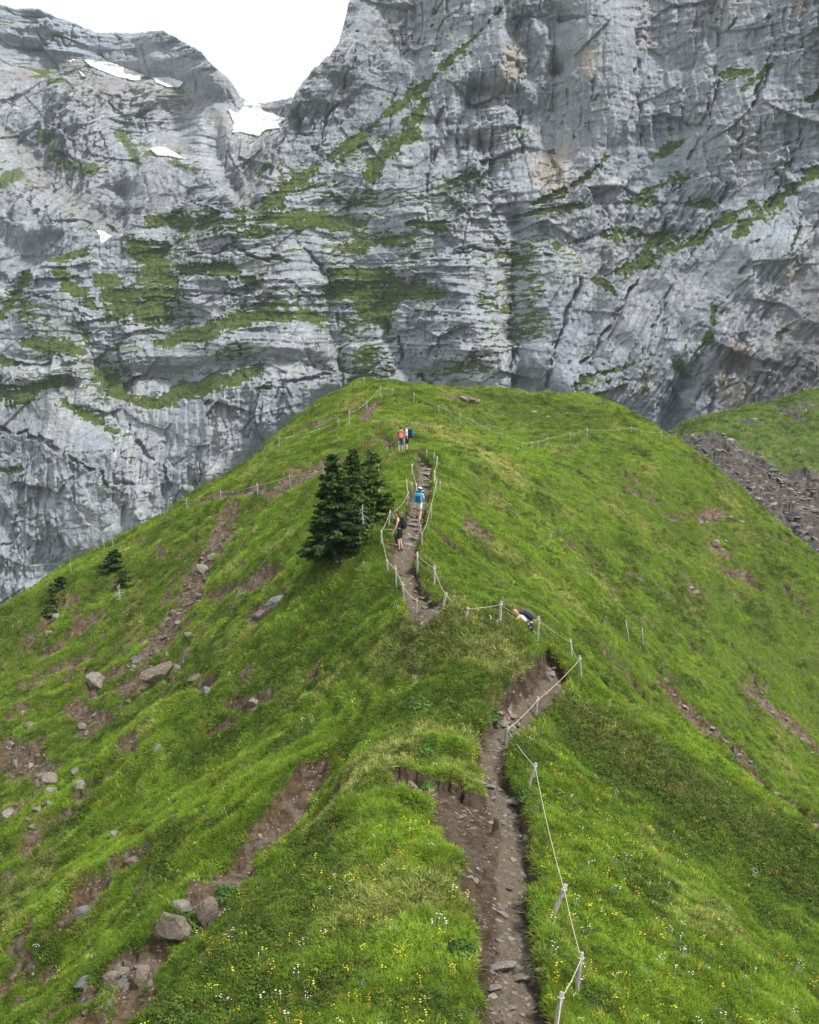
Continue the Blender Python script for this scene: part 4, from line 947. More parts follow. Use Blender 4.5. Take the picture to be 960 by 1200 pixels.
# flowers
def flower_mesh(name, kind, seed):
    r = np.random.default_rng(seed); V = []; F = []
    for q in range({'d': 3, 'y': 4, 's': 5}[kind]):
        x, y, z = r.uniform(-.07, .07), r.uniform(-.07, .07), r.uniform(.20, .30)
        R = .015 if kind != 'd' else .020; m = 6
        k = len(V); V.append((x, y, z+.006))
        for i in range(m):
            V.append((x+R*math.cos(i*2*math.pi/m)*r.uniform(.8, 1.1), y+R*math.sin(i*2*math.pi/m), z))
        F += [(k, k+1+i, k+1+(i+1) % m) for i in range(m)]
        k = len(V); V += [(x, y, z-.01), (x+.003, y, 0), (x-.003, y+.002, 0)]; F.append((k, k+1, k+2))
    me = bpy.data.meshes.new(name); me.from_pydata(V, [], F); me.update(); me.materials.append(M_PETAL); return me
fl = [flower_mesh('flower_source', k, 740+i) for i, k in enumerate('dyys')]
wf = (1-bare)*sst(-.05, .45, fbm(X/2.2, Y/2.6, 3, 521))*np.where(Y < 60, 1, .45)*(.25+.75*sst(60, 30, Y))
for st in ([(650, 900, 3), (700, 1050, 5), (760, 1150, 5)], [(480, 1080, 4), (420, 1180, 4)], [(590, 735, 3), (640, 780, 2)], [(500, 480, 4), (600, 590, 6), (700, 700, 6)]):
    wf = np.maximum(wf, (1-bare)*.8*sst(-.8, .5, stroke_dist(pstroke(st))+fbm(X/1.5, Y/1.5, 3, 523)))
pts, ii, jj = fan_pick(int(17000*QUAL), wf, 621); n = len(pts)
pal = np.array([[.80, .62, .04], [.72, .70, .10], [.85, .85, .80], [.80, .30, .02], [.16, .17, .50]]); ft = pal[r_.choice(5, n, p=[.42, .24, .2, .08, .06])]
sc = (.8+.006*pts[:, 1])*r_.uniform(.6, 1.2, n)
scatter('wildflowers', fl, pts, orient(ii, jj, n, .4, seed=7), np.stack([sc, sc, sc], 1), ft)
# gravel on bare ground
def pebble(seed, fl=.5):
    import bmesh
    r = np.random.default_rng(seed); bm = bmesh.new(); bmesh.ops.create_icosphere(bm, subdivisions=2, radius=1)
    pl = [(Vector(r.normal(0, 1, 3)).normalized(), r.uniform(.45, .8)) for _ in range(9)]
    for v in bm.verts:
        for nn, d in pl:
            s = v.co.dot(nn)
            if s > d: v.co -= nn*(s-d)
        v.co.z *= fl
    me = bpy.data.meshes.new('pebble_source'); bm.to_mesh(me); bm.free(); return me
def mat_stone(name, inst=True, a=(.15, .13, .108), b=(.33, .295, .25)):
    t = NT(name); v = t.obj(); n = t.noise(v, 4, 5, .65)
    c0 = t.ramp(n, [(.3, a), (.7, b)])
    if inst: c0 = t.mix(.75, c0, t.attr('tint', 'INSTANCER', 'Color'))
    if not inst:
        c0 = t.mix(t.math('MULTIPLY', t.step(t.noise(v, 7, 4, .7), .52, .64), .7), c0, tuple(x*.45 for x in a)); c0 = t.mix(t.math('MULTIPLY', t.step(t.noise(v, 11, 3), .62, .7), .6), c0, (.10, .12, .05))
    t.bump(t.noise(v, 9, 6, .7), .8, .08); return t.base(c0, .92)
M_PEB = mat_stone('pebble'); M_STONE = mat_stone('weathered stone', False)
pm = [pebble(760+k, .4+.1*(k % 3)) for k in range(6)]
for m_ in pm: m_.materials.append(M_PEB); m_.polygons.foreach_set('use_smooth', [False]*len(m_.polygons))
wp = np.clip(m_trail*.75*(.18+.82*np.clip(td*1.5, 0, 1)) + .30*m_scar*sst(-.2, .3, fbm(X/1.5, Y/1.5, 3, 531)), 0, 1)
pts, ii, jj = fan_pick(int(330000*QUAL), wp, 631); n = len(pts)
sc = np.clip(r_.lognormal(-3.45, .55, n), .012, .16)*(.85+.007*pts[:, 1])
g0 = r_.uniform(.06, .29, (n, 1))**1.0; g0 = np.where(r_.uniform(0, 1, (n, 1)) < .28, r_.uniform(.30, .44, (n, 1)), g0); pt = g0*np.array([[1.04, .90, .74]])
scatter('gravel', pm, pts, orient(ii, jj, n, .9, seed=8), np.stack([sc*1.3, sc, sc*.8], 1), pt)

# tufts and low shrubs rooted on the ledges of the wall
ci = rng.integers(2, AX.shape[0]-20, 90000); cj = rng.integers(2, AX.shape[1]-2, 90000)
k_ = (A_GRASS[ci, cj] > rng.uniform(.45, 1.1, 90000)); ci, cj = ci[k_], cj[k_]; n = len(ci)
cp = np.stack([AX[ci, cj], AY[ci, cj]+.1, AZ[ci, cj]], 1).astype(F32)
sc = rng.lognormal(1.25, .4, n).clip(2, 7.5); ct = np.array([.06, .105, .020])*rng.normal(1, .28, (n, 1)).clip(.4, 1.8)
ct = np.where(rng.uniform(0, 1, (n, 1)) < .2, ct*np.array([[1.9, 1.55, 1.3]]), ct)
scatter('ledge_vegetation', [leaf_mesh('ledge_source', 40, .15, .15, .042, [M_HERB], 790+k) for k in range(4)], cp, np.stack([rng.normal(.4, .3, n), rng.normal(0, .3, n), rng.uniform(0, 6.28, n)], 1), np.stack([sc, sc, sc*.75], 1), ct)

si = rng.integers(2, gx2.shape[0]-2, 70000); sj = rng.integers(2, gx2.shape[1]-2, 70000); k_ = (bare2[si, sj] > .5) & (rng.uniform(0, 1, 70000) < .25+.75*sst(-.2, .3, fbm(gx2/7, gy2/5, 3, 551))[si, sj]); si, sj = si[k_], sj[k_]; n = len(si)
sc = rng.lognormal(-1.55, .6, n).clip(.06, .5)
scatter('distant_scree', pm, np.stack([gx2[si, sj]+rng.uniform(-.1, .1, n), gy2[si, sj]+rng.uniform(-.1, .1, n), gz2[si, sj]], 1).astype(F32), rng.normal(0, .4, (n, 3)), np.stack([sc*1.5, sc, sc*.7], 1), rng.uniform(.06, .26, (n, 1))*np.array([[1., .92, .84]]))
# ================================================================== fences
GZ_ = Z
def hitz(u, v):
    for k in range(25):
        q = cast(Z, u, v+k*1.5)
        if q is not None: return q
M_WOOD = (lambda t: (t.bump(t.noise(t.obj((8, 8, 1)), 12, 4), .6, .01), t.base(t.mix(t.step(t.noise(t.obj((6, 6, 1)), 8, 4), .35, .65), (.20, .185, .165), (.44, .42, .385)), .9))[1])(NT('weathered post wood'))
M_WOODY = plain('yellowed post wood', (.55, .52, .30)); M_WOODD = plain('dark post wood', (.14, .12, .10)); M_ROPE = plain('fence rope', (.52, .50, .38), .9, .15, 60)
def post_mesh(name, h, r, seed, mat):
    rr = random.Random(seed); g = Geo(); seg = 9
    pts = [(rr.uniform(-.006, .006), rr.uniform(-.006, .006), z) for z in (-.25, h*.3, h*.65, h-.012, h)]
    g.tube(pts, [r*1.04, r, r*.98, r*.95, r*.72], seg)
    return g.mesh(name, mat)
def fence(label, posts, rope=True, r=.036, group=None, cat='fence', spans=None, far=False):
    """posts: (u top, v top, u foot, v foot[, material])"""
    W3 = []
    for p in posts:
        q = hitz(p[2], p[3])
        
        d = q[1]*CP-q[2]*SP; h = max(.35, (p[3]-p[1])/FP*d*1.02); dx = (p[0]-p[2])/FP*d
        W3.append((Vector(q), h, dx, p[4] if len(p) > 4 and p[4] else M_WOOD))
    root = empty('rope_fence' if rope else 'post_row', W3[0][0]); tag(root, label, cat, group)
    tops = []
    for k, (b, h, dx, m) in enumerate(W3):
        o = link(bpy.data.objects.new('fence_post', post_mesh('fence_post', math.hypot(h, dx), r*random.uniform(.85, 1.15), k*7+int(h*100), m)), root)
        o.location = b-W3[0][0]; ty = random.uniform(-.05, .05)
        o.rotation_euler = (ty, math.atan2(dx, h), random.uniform(0, 3))
        # the turn about z must not change the lean: keep it zero when leaning strongly
        o.rotation_euler[2] = 0
        tops.append(b + Vector((dx*.86, -.05, h*.86)))
    if rope:
        g = Geo(); sp = spans or [(i, i+1) for i in range(len(tops)-1)]
        for i, j in sp:
            a, b = tops[i], tops[j]; L = (b-a).length; n = 9
            g.tube([a.lerp(b, t/(n-1)) - Vector((0, 0, .035*L*4*(t/(n-1))*(1-t/(n-1))*.6)) for t in range(n)],   .008, 5, False)
        for a, (b, h, dx, m) in zip(tops, W3):
            ring = [a + Vector((math.cos(w_)*r*1.25, .05+math.sin(w_)*r*1.25, .01*math.sin(2*w_))) for w_ in [i*math.pi/4 for i in range(9)]]
            g.tube(ring, .010, 4, False)
        o = g.build('rope', M_ROPE, root); o.location = -W3[0][0]
    return root
fence('near rope fence running up the right side of the trail and round the dark hollow',
  [(646, 1250, 641, 1300), (658, 1162, 650, 1212), (681, 1114, 676, 1166), (663, 1036, 647, 1076), (628, 893, 619, 925), (595, 850, 592, 874), (630, 816, 627, 840), (679, 768, 681, 796), (668, 749, 670, 771),
   (631, 722, 630, 752), (587, 705, 586, 729), (549, 712, 546, 724), (523, 694, 519, 712), (509, 663, 509, 688), (489, 647, 489, 672)], r=.046)
fence('rope fence on the right of the rock steps, with yellowish posts', [(492, 603, 490, 618), (494.5, 624, 494, 639), (505.5, 589, 505, 609), (516, 564, 515, 577), (511.5, 562, 511, 577), (509.5, 551, 509, 568, M_WOODY), (512.6, 535, 512, 549), (509, 530, 508, 539), (500, 527, 500, 535)], spans=[(1, 2), (2, 4), (4, 5), (5, 6), (6, 7), (7, 8), (0, 1)])
fence('rope fence on the left of the rock steps, beside the hiker in the dark top', [(488.5, 701, 488, 719), (471.5, 682, 473, 705), (463.5, 663, 464.5, 688), (453.3, 655, 455, 672), (447, 621, 447, 640), (457.5, 598, 455, 617), (458, 598, 463, 611), (478.5, 576, 477, 594), (476, 562, 478, 580), (482.7, 565, 482.7, 578), (488, 567, 487.5, 578, M_WOODY), (482.7, 544, 482.5, 559), (487, 537, 488.5, 547)], spans=[(0, 1), (1, 2), (2, 3), (3, 4), (4, 5), (5, 7), (7, 8), (8, 9), (9, 10), (10, 11), (11, 12)])
fence('short posts on the grass lip before the pair at the top of the steps', [(467.4, 517, 467.4, 531), (474, 514, 474, 531), (458.5, 524, 458, 532, M_WOODD), (454, 524, 453, 532)], rope=False, cat='fence')
fence('lowest line of posts on the left slope, along a narrow bare track', [(218.7, 585, 219, 597), (258.7, 575, 259, 590), (301.5, 567, 302, 581), (339.5, 556, 340, 572), (379, 549, 379, 563)], rope=True, far=True)
fence('upper line of posts on the left skyline slope, below the summit of the green ridge', [(327, 512, 327, 529), (374.5, 502, 375, 510), (397, 491, 397, 500), (409.5, 481, 409.5, 503), (430, 470, 430, 480), (446, 452, 446, 468), (460, 455, 460, 464)], rope=True, far=True)
fence('single thin post standing on the very top of the green ridge', [(426.5, 442, 427, 450)], rope=False)
fence('long thin fence crossing the back of the green ridge to its right shoulder', [(485, 460, 485, 473), (514, 475, 514, 484), (539, 484, 539, 497), (553, 491, 553, 499), (573, 502, 573, 509), (588, 506, 588, 517), (612, 518, 612, 526), (623, 517, 623, 527), (631, 516, 631, 527), (642, 512, 642, 521), (668, 507, 668, 518), (688, 502, 688, 513), (740, 500, 740, 509), (751, 504, 751, 513), (775, 505, 775, 517)], rope=True, far=True)
fence('pair of pale bent stakes beside the earth gully on the right slope', [(733, 727, 737, 752), (752, 736, 754, 759)], rope=False, r=.035)
fence('thin bare sticks leaning over the left skyline beyond the lowest posts', [(186, 590, 189, 606), (192, 592, 193, 605), (198, 586, 196, 602), (82, 660, 84, 672), (121, 633, 123, 645), (132, 634, 133, 643)], rope=False, r=.03, cat='sticks')

# ================================================================== rocks
def rock_mesh(name, seed, size, mat=None, cuts=14, rough=.12, sub=3):
    import bmesh
    r = np.random.default_rng(seed); bm = bmesh.new(); bmesh.ops.create_icosphere(bm, subdivisions=sub, radius=1)
    pl = [(Vector(r.normal(0, 1, 3)).normalized(), r.uniform(.42, .82)) for _ in range(cuts)]
    for v in bm.verts:
        for nn, d in pl:
            s = v.co.dot(nn)
            if s > d: v.co -= nn*(s-d)*.96
    C = np.array([v.co[:] for v in bm.verts]); nz = fbm(C[:, 0]*3+seed, C[:, 1]*3+C[:, 2]*2.3, 4, seed % 50, .6)
    for v, k in zip(bm.verts, nz): v.co *= 1+rough*float(k)
    for v in bm.verts: v.co = Vector((v.co.x*size[0], v.co.y*size[1], v.co.z*size[2]))
    me = bpy.data.meshes.new(name); bm.to_mesh(me); bm.free(); me.materials.append(mat or M_STONE)
    me.polygons.foreach_set('use_smooth', [False]*len(me.polygons)); return me
M_BROWN = mat_stone('brown rock', False, (.10, .08, .06), (.27, .225, .175)); M_PALE = mat_stone('pale limestone rock', False, (.17, .15, .125), (.34, .31, .265)); M_DARKR = mat_stone('dark grey rock', False, (.09, .09, .09), (.24, .24, .24))
def rock(u, v, wpx, hpx, label, seed, mat=None, name='rock', sink=.38, rot=0, dep=1., tilt=0, cuts=14, cat='rock', group=None, rough=.12):
    q = hitz(u, v+hpx*.5)
    if q is None: return
    d = q[1]; s = (wpx*.5/FP*d*1.15, wpx*.5/FP*d*dep, hpx*.5/FP*d*1.2)
    o = link(bpy.data.objects.new(name, rock_mesh(name, seed, s, mat, cuts, rough)))
    o.location = (q[0], q[1]+s[1]*.3, q[2]+s[2]*(1-2*sink)); o.rotation_euler = (0, tilt, rot)
    return tag(o, label, cat, group)
rock(199, 1086, 48, 44, 'big brown boulder in the grass at the lower end of the long earth scar', 1, M_BROWN, 'boulder', .15, .3, .8, .3)
rock(246, 1062, 30, 40, 'tall squared block right beside the big brown boulder', 2, M_BROWN, 'boulder', .2, .2, .5, -.15, 8)
rock(213, 1062, 26, 16, 'small grey slab lying on top of the big brown boulder', 3, M_STONE, 'boulder', .1, .2)
rock(57, 738, 16, 12, 'grey boulder at the lower end of the dark cleft near the left skyline', 4, M_STONE)
rock(65, 722, 13, 17, 'upper grey boulder in the dark cleft near the left skyline', 5, M_STONE)
rock(379, 648, 16, 15, 'pale rounded boulder at the foot of the dark spruce', 6, M_PALE)
rock(368, 655, 10, 7, 'little stone left of the pale boulder under the spruce', 7, M_STONE)
rock(184, 784, 44, 34, 'broad brown outcrop in the middle of the scree gully', 8, M_BROWN, 'outcrop', .3, .4, .7, -.4)
rock(110, 795, 24, 24, 'grey blocky outcrop left of the brown outcrop', 9, M_STONE, 'outcrop', .3)
rock(249, 746, 9, 7, 'single pale stone lying in grass right of the scree gully', 10, M_PALE)
rock(303, 716, 16, 20, 'dark jagged rock band, lower one, in the left flank', 11, M_DARKR, 'outcrop', .3, .3, .6, .4)
rock(325, 702, 30, 16, 'dark jagged rock band, upper one, in the left flank', 12, M_DARKR, 'outcrop', .3, .3, .6, -.5)
rock(299, 822, 24, 11, 'flat pale stone on a little earth step of the left flank', 13, M_PALE, sink=.2)
rock(243, 806, 10, 20, 'dark rock tooth at the crest of the left flank', 14, M_DARKR)
rock(186, 873, 18, 11, 'grey stone sunk in the grass of the left flank', 15, M_STONE)
rock(137, 975, 24, 14, 'mottled grey rock alone on the smooth left slope', 16, M_STONE, sink=.35)
rock(155, 1010, 30, 13, 'low jagged rock above the dark rock on the lower left slope', 17, M_BROWN, sink=.3, tilt=-.3)
rock(98, 1065, 22, 22, 'dark cracked rock on the lower left slope', 18, M_DARKR, sink=.3, tilt=-.4)
rock(165, 1138, 30, 30, 'light brown stone below the big brown boulder', 19, M_BROWN, sink=.3)
rock(130, 1145, 34, 26, 'brown slab left of the light brown stone near the lower left', 20, M_BROWN, sink=.35, tilt=-.5)
rock(98, 1150, 26, 20, 'dark stone left of the brown slab near the lower left corner', 21, M_DARKR, sink=.3)
rock(94, 917, 18, 14, 'pale stone with a darker stone above it in the left hand scree', 22, M_PALE)
rock(88, 902, 12, 12, 'darker stone just above the pale stone in the left hand scree', 23, M_STONE)
rock(58, 922, 16, 14, 'grey stone left of the pale stone in the left hand scree', 24, M_STONE)
rock(36, 848, 16, 9, 'stone near the left edge, above the dark rocky scree', 25, M_BROWN)
rock(97, 849, 14, 9, 'pinkish stone at the lower end of a short earth step', 26, M_PALE)
for k, (u, v, s) in enumerate([(543, 467, 12), (553, 469, 12), (560, 471, 8)]): rock(u, v, s, 7, ['left one', 'middle one', 'right one'][k]+' of the three pale rocks on the back skyline of the ridge', 30+k, M_PALE, sink=.1)
rock(626, 482, 8, 4, 'flat pale stone on the back slope below the skyline', 34, M_PALE); rock(642, 487, 6, 4, 'small stone right of the flat pale stone below the skyline', 35, M_PALE)
rock(810, 689, 9, 4, 'upper white stone of two on the smooth right slope', 36, M_PALE, sink=.1); rock(817, 694, 10, 5, 'lower white stone of two on the smooth right slope', 37, M_PALE, sink=.1)
for u, v, s in [(869, 611, 6), (879, 611, 5), (857, 606, 7), (838, 607, 6), (846, 565, 4), (838, 636, 12), (850, 634, 5), (846, 645, 8), (829, 612, 4)]:
    rock(u, v, s, s*.7, 'pale stone among the little scree patch near the right skyline', int(u), M_PALE, sink=.15, group='pale stones near the right skyline')
for u, v, s in [(870, 812, 7), (884, 826, 9), (905, 835, 6), (921, 842, 8), (940, 866, 9), (893, 812, 5), (952, 882, 7), (930, 858, 5)]:
    rock(u, v, s, s*.6, 'grey stone in the faint rocky streak low on the right slope', int(u+v), M_STONE, sink=.2, group='stones in the right rocky streak')
for u, v, s in [(790, 815, 6), (803, 828, 9), (818, 840, 8), (834, 852, 10), (850, 868, 10), (866, 885, 9), (880, 893, 7), (910, 930, 9), (930, 944, 8), (957, 968, 12)]:
    rock(u, v, s, s*.6, 'stone lying in the brown earth gully on the right', int(u+v+1), M_STONE if s < 9 else M_PALE, sink=.2, group='stones in the right earth gully')
# stones down the left gully, each one its own
_r = np.random.default_rng(91); bases = [rock_mesh('rock', 900+k, (1, .8, .62), [M_STONE, M_BROWN, M_PALE, M_DARKR][k % 4]) for k in range(12)]
def strew(n, poly, size, label, group, seed, base=bases, name='rock', cat='rock', flat=1):
    r = np.random.default_rng(seed)
    for k in range(n):
        i = r.integers(0, len(poly)-1); t = r.uniform(0, 1); a, b = poly[i], poly[i+1]
        u = a[0]+(b[0]-a[0])*t + r.normal(0, .33)*(a[2]+(b[2]-a[2])*t); v = a[1]+(b[1]-a[1])*t + r.normal(0, .33)*(a[2]+(b[2]-a[2])*t)
        q = hitz(u, v)
        if q is None: continue
        if float(FAN.sample(soil, q[0], q[1])) < .25 and r.uniform() < .8: continue
        s = size*float(r.lognormal(-.15, .5))
        o = link(bpy.data.objects.new(name, base[r.integers(0, len(base))])); o.location = (q[0], q[1], q[2]+s*.02)
        o.scale = (s, s, s*flat); o.rotation_euler = (r.normal(0, .3), r.normal(0, .3), r.uniform(0, 6.28)); tag(o, label, cat, group)
strew(110, [(262, 625, 14), (235, 680, 26), (205, 735, 40), (160, 790, 60)], .17, 'loose stone in the brown scree gully on the left slope', 'stones in the left scree gully', 1)
strew(56, [(230, 760, 30), (190, 800, 60), (110, 850, 40)], .20, 'loose stone below the brown outcrop on the left slope', 'stones below the brown outcrop', 2)
strew(48, [(0, 870, 40), (40, 905, 50), (60, 940, 30), (5, 975, 30)], .22, 'rough stone in the rocky patch at the left edge', 'stones at the left edge', 3)
strew(26, [(60, 1150, 30), (130, 1150, 40), (170, 1125, 20), (100, 1190, 30)], .13, 'angular stone in the rocky turf at the lower left', 'stones at the lower left', 4)
strew(30, [(345, 575, 8), (290, 576, 6), (375, 553, 16), (250, 582, 6)], .13, 'small stone on the narrow track across the left slope', 'stones on the left track', 5)
strew(22, [(440, 470, 10), (400, 485, 16), (350, 508, 16)], .14, 'small pale stone in the turf below the ridge summit', 'stones below the ridge summit', 6, bases[2::4])
# flat stones bedded in the trail
slab = [rock_mesh('slab', 950+k, (1, .75, .26), [M_STONE, M_PALE, M_BROWN][k % 3], 16, .08) for k in range(6)]
def trail_stone(u, v, wpx, label, k, rz=0, cat='stone', name='trail_stone', th=1., group=None):
    q = hitz(u, v); s = wpx*.5/FP*q[1]*1.05
    o = link(bpy.data.objects.new(name, slab[k % 6])); o.location = (q[0], q[1], q[2]+s*.08); o.scale = (s, s*1.1, s*th); o.rotation_euler = (random.uniform(-.12, .12), random.uniform(-.12, .12), rz)
    return tag(o, label, cat, group)
trail_stone(589, 1133, 44, 'long dark slab across the near trail, above the small square stones', 0, .5); trail_stone(612, 1148, 30, 'slab stepping down right of the long dark slab on the near trail', 3, -.3)
trail_stone(634, 1141, 16, 'rightmost of the two small square stones on the near trail', 1, .2, th=1.8); trail_stone(622, 1143, 12, 'leftmost of the two small square stones on the near trail', 1, .8, th=1.8)
trail_stone(580, 1158, 26, 'tilted slab below the long dark slab at the left of the near trail', 0, .9); trail_stone(598, 1182, 24, 'thin slab at the foot of the photo in the trail', 3, .1)
trail_stone(598, 1042, 14, 'flat stone left of the trail middle, beside the earth bank', 2, .2); trail_stone(611, 1070, 10, 'small dark stone right of the trail middle', 0, .2); trail_stone(592, 1062, 12, 'thin stone in the middle of the trail above the slabs', 3, .4)
trail_stone(603, 942, 28, 'flat ledge stone at the right edge of the wide bare patch', 1, .1, th=1.5); trail_stone(558, 918, 34, 'long flat slab at the top of the wide bare patch', 4, -.2); trail_stone(575, 923, 22, 'flat slab right of the long one at the top of the bare patch', 1, .2)
for u, v, s in [(543, 951, 9), (556, 951, 10), (541, 958, 12), (552, 962, 11), (538, 964, 8), (546, 946, 7)]: trail_stone(u, v, s, 'pale stone in the cluster on the wide bare patch', 1, u*.3, group='pale stone cluster on the bare patch')
for k, (u, v, s) in enumerate([(586, 838, 14), (600, 840, 16), (592, 850, 22), (607, 851, 12), (582, 848, 9), (609, 843, 10), (598, 858, 12)]): trail_stone(u, v, s, 'pale block in the stone pile where the trail leaves the hollow', [1, 4, 1][k % 3], k*.7, th=1.8, group='stone pile below the hollow')
for k, (u, v, s) in enumerate([(495, 702, 10), (505, 706, 9), (487, 694, 8), (498, 713, 12), (480, 706, 7)]): trail_stone(u, v, s, 'pale stone where the trail comes up behind the green hump', 1, k*.8, th=1.7, group='stones behind the hump')
trail_stone(646, 792, 16, 'light slab on the floor of the dark hollow', 1, .3, th=1.4); trail_stone(650, 783, 12, 'small slab behind the light slab in the dark hollow', 0, .7, th=1.5)
# steps
def step_px(n):
    P_ = [(478, 640), (482, 622), (485, 611), (489, 597), (492, 584), (495, 570), (497, 557), (498, 545)]
    t = np.linspace(0, len(P_)-1.001, n); return [(P_[int(q)][0]+(P_[int(q)+1][0]-P_[int(q)][0])*(q-int(q)), P_[int(q)][1]+(P_[int(q)+1][1]-P_[int(q)][1])*(q-int(q))) for q in t]
for k, (u, v) in enumerate(step_px(15)):
    q = hitz(u, v)
    if q is None: continue
    s = .46+.08*math.sin(k*2.1)
    o = link(bpy.data.objects.new('stone_step', slab[(k*2+1) % 6])); o.location = (q[0]+random.uniform(-.08, .08), q[1], q[2]+.03); o.scale = (s, .30, .48); o.rotation_euler = (random.uniform(-.08, .08), random.uniform(-.08, .08), random.uniform(-.2, .2))
    tag(o, 'rough stone step in the steep stair between the two rope fences', 'step', 'stone steps of the steep stair')
for k, (u, v, s) in enumerate([(456, 622, 12), (460, 628, 10), (453, 634, 9), (462, 616, 8), (470, 602, 10)]): trail_stone(u, v, s, 'stone of the low rubble bank left of the hiker in the dark top', k, k, th=1.8, group='rubble bank stones')
q = hitz(458, 640); g = Geo(); g.tube([(-.35, 0, .10), (0, .02, .08), (.38, 0, .02)], [.035, .045, .04], 9); o = g.build('log', plain('log bark', (.13, .105, .085), .95, .3, 12)); o.location = q; tag(o, 'short fallen log beside the trail at the feet of the hiker in the dark top', 'log'); o.rotation_euler[2] = -.5

# ================================================================== trees and shrubs
M_BARK = plain('spruce bark', (.13, .105, .085), .95, .3, 12); M_DEAD = plain('bleached dead wood', (.42, .40, .37), .9, .2, 20)
def needle_mat(name, a, b):
    t = NT(name); t.n.remove(t.b); g = t.n.new('ShaderNodeNewGeometry'); c0 = t.mix(g.outputs['Random Per Island'], a, b); c0 = t.mix(t.step(t.noise(t.obj(), 1.6, 3), .4, .65), c0, tuple(x*1.7 for x in b))
    d = t.n.new('ShaderNodeBsdfDiffuse'); tr = t.n.new('ShaderNodeBsdfTranslucent'); mx = t.n.new('ShaderNodeMixShader'); mx.inputs[0].default_value = .2
    t.l(c0, d.inputs[0]); t.l(c0, tr.inputs[0]); t.l(d.outputs[0], mx.inputs[1]); t.l(tr.outputs[0], mx.inputs[2]); t.l(mx.outputs[0], t.out.inputs[0]); return t.m
M_NEEDLE = needle_mat('spruce needles', (.016, .034, .012), (.034, .062, .018)); M_NEEDLE2 = needle_mat('lighter spruce needles', (.040, .075, .018), (.085, .13, .028))
M_TIP = needle_mat('young spruce tips', (.035, .065, .018), (.06, .10, .025))
def spruce(loc, H, R, label, seed, mat, cat='tree', bare=.0, dens=1.0, lop=0, name='spruce_tree', group=None):
    r = np.random.default_rng(seed); root = empty(name, loc); tag(root, label, cat, group)
    bend = r.normal(0, .03, 2)*H
    tp = lambda z: Vector((bend[0]*(z/H)**2, bend[1]*(z/H)**2, z))
    Geo().tube([tp(z*H) for z in (-.06, .2, .4, .6, .8, .99)], [H*.026, H*.02, H*.015, H*.011, H*.007, .006], 9).build('trunk', M_BARK, root)
    gb = Geo(); V = []; F = []; MI = []
    nw = int(H*10.5*dens)
    for i in range(nw):
        z = H*(.05+.93*i/nw) + r.normal(0, .15)*(1-i/nw); f = max(.02, 1-z/H)
        for k in range(r.integers(5, 8)):
            a = r.uniform(0, 6.283)
            L = R*(f**.80)*1.12*r.uniform(.5, 1.15)*(1+lop*math.cos(a-.4)) + .10
            if r.uniform() < bare*(1-f)*.5+bare*.3: continue
            dr = -.08-.42*f*r.uniform(.1, 1.5); d = Vector((math.cos(a), math.sin(a), dr))
            p0 = tp(z); pts = [p0+d*L*t + Vector((0, 0, .16*L*t*t)) for t in (0, .35, .7, 1)]
            gb.tube(pts, [.022*f+.006, .014*f+.005, .008, .004], 4, False)
            side = Vector((-math.sin(a), math.cos(a), 0))
            ns = max(5, int(L*17))
            for q in range(ns):
                t = .15+.87*q/ns; c0 = p0+d*L*t+Vector((0, 0, .16*L*t*t)); wd = .30*L*(1-t*.75)+.06
                for sgn in (-1, 1):
                    for _ in range(3):
                        e = c0 + side*sgn*wd*r.uniform(.4, 1.05) + d*r.uniform(.0, .16)*L + Vector((0, 0, -.07*r.uniform(0, 1.6)))
                        m = c0.lerp(e, .5); n0 = Vector(r.normal(0, 1, 3)); sd = (e-c0).cross(n0).normalized()*r.uniform(.03, .065)
                        kk = len(V); V += [tuple(c0), tuple(m+sd), tuple(e), tuple(m-sd)]; F.append((kk, kk+1, kk+2, kk+3)); MI.append(1 if t > .8 and r.uniform() < .55 else 0)
    gb.build('branches', M_BARK, root)
    g = Geo(); g.add(V, F); oc = g.build('crown', mat, root, smooth=False); oc.data.materials.append(M_TIP if mat is M_NEEDLE else M_NEEDLE2); oc.data.polygons.foreach_set('material_index', MI)
    return root
def at(u, v): return Vector(hitz(u, v))
p = at(392, 652)
spruce(p, 4.3, 1.25, 'dark dense spruce, the front and lowest one beside the rocks left of the trail', 51, M_NEEDLE, lop=.15)
p2 = p+Vector((.75, 1.8, .3)); p2.z = ground_at(p2.x, p2.y)
spruce(p2, 1650 and max(3.5, (-(ray(405, 527)[1]*-p2.y)-p2.z)), .95, 'taller spruce standing just behind the dark front one', 52, M_NEEDLE, dens=1)
p3 = p+Vector((1.45, 2.4, 0)); p3.z = ground_at(p3.x, p3.y)
spruce(p3, max(3.2, ray(432, 522)[1]*p3.y-p3.z), .9, 'lighter green spruce at the right of the group, nearest the trail', 53, M_NEEDLE2, bare=.45)
p4 = at(420, 622); spruce(p4, 2.0, .6, 'short light green spruce squeezed between the trees and the grassy bank', 54, M_NEEDLE2, bare=.2)
for u, v, H, R, lab in [(403, 642, 2.5, 1.0, 'low spruce filling the gap between the dark front spruce and the bank'), (380, 648, 1.9, .9, 'short young spruce at the lower left of the tree group')]:
    spruce(at(u, v), H, R, lab, int(u), M_NEEDLE)
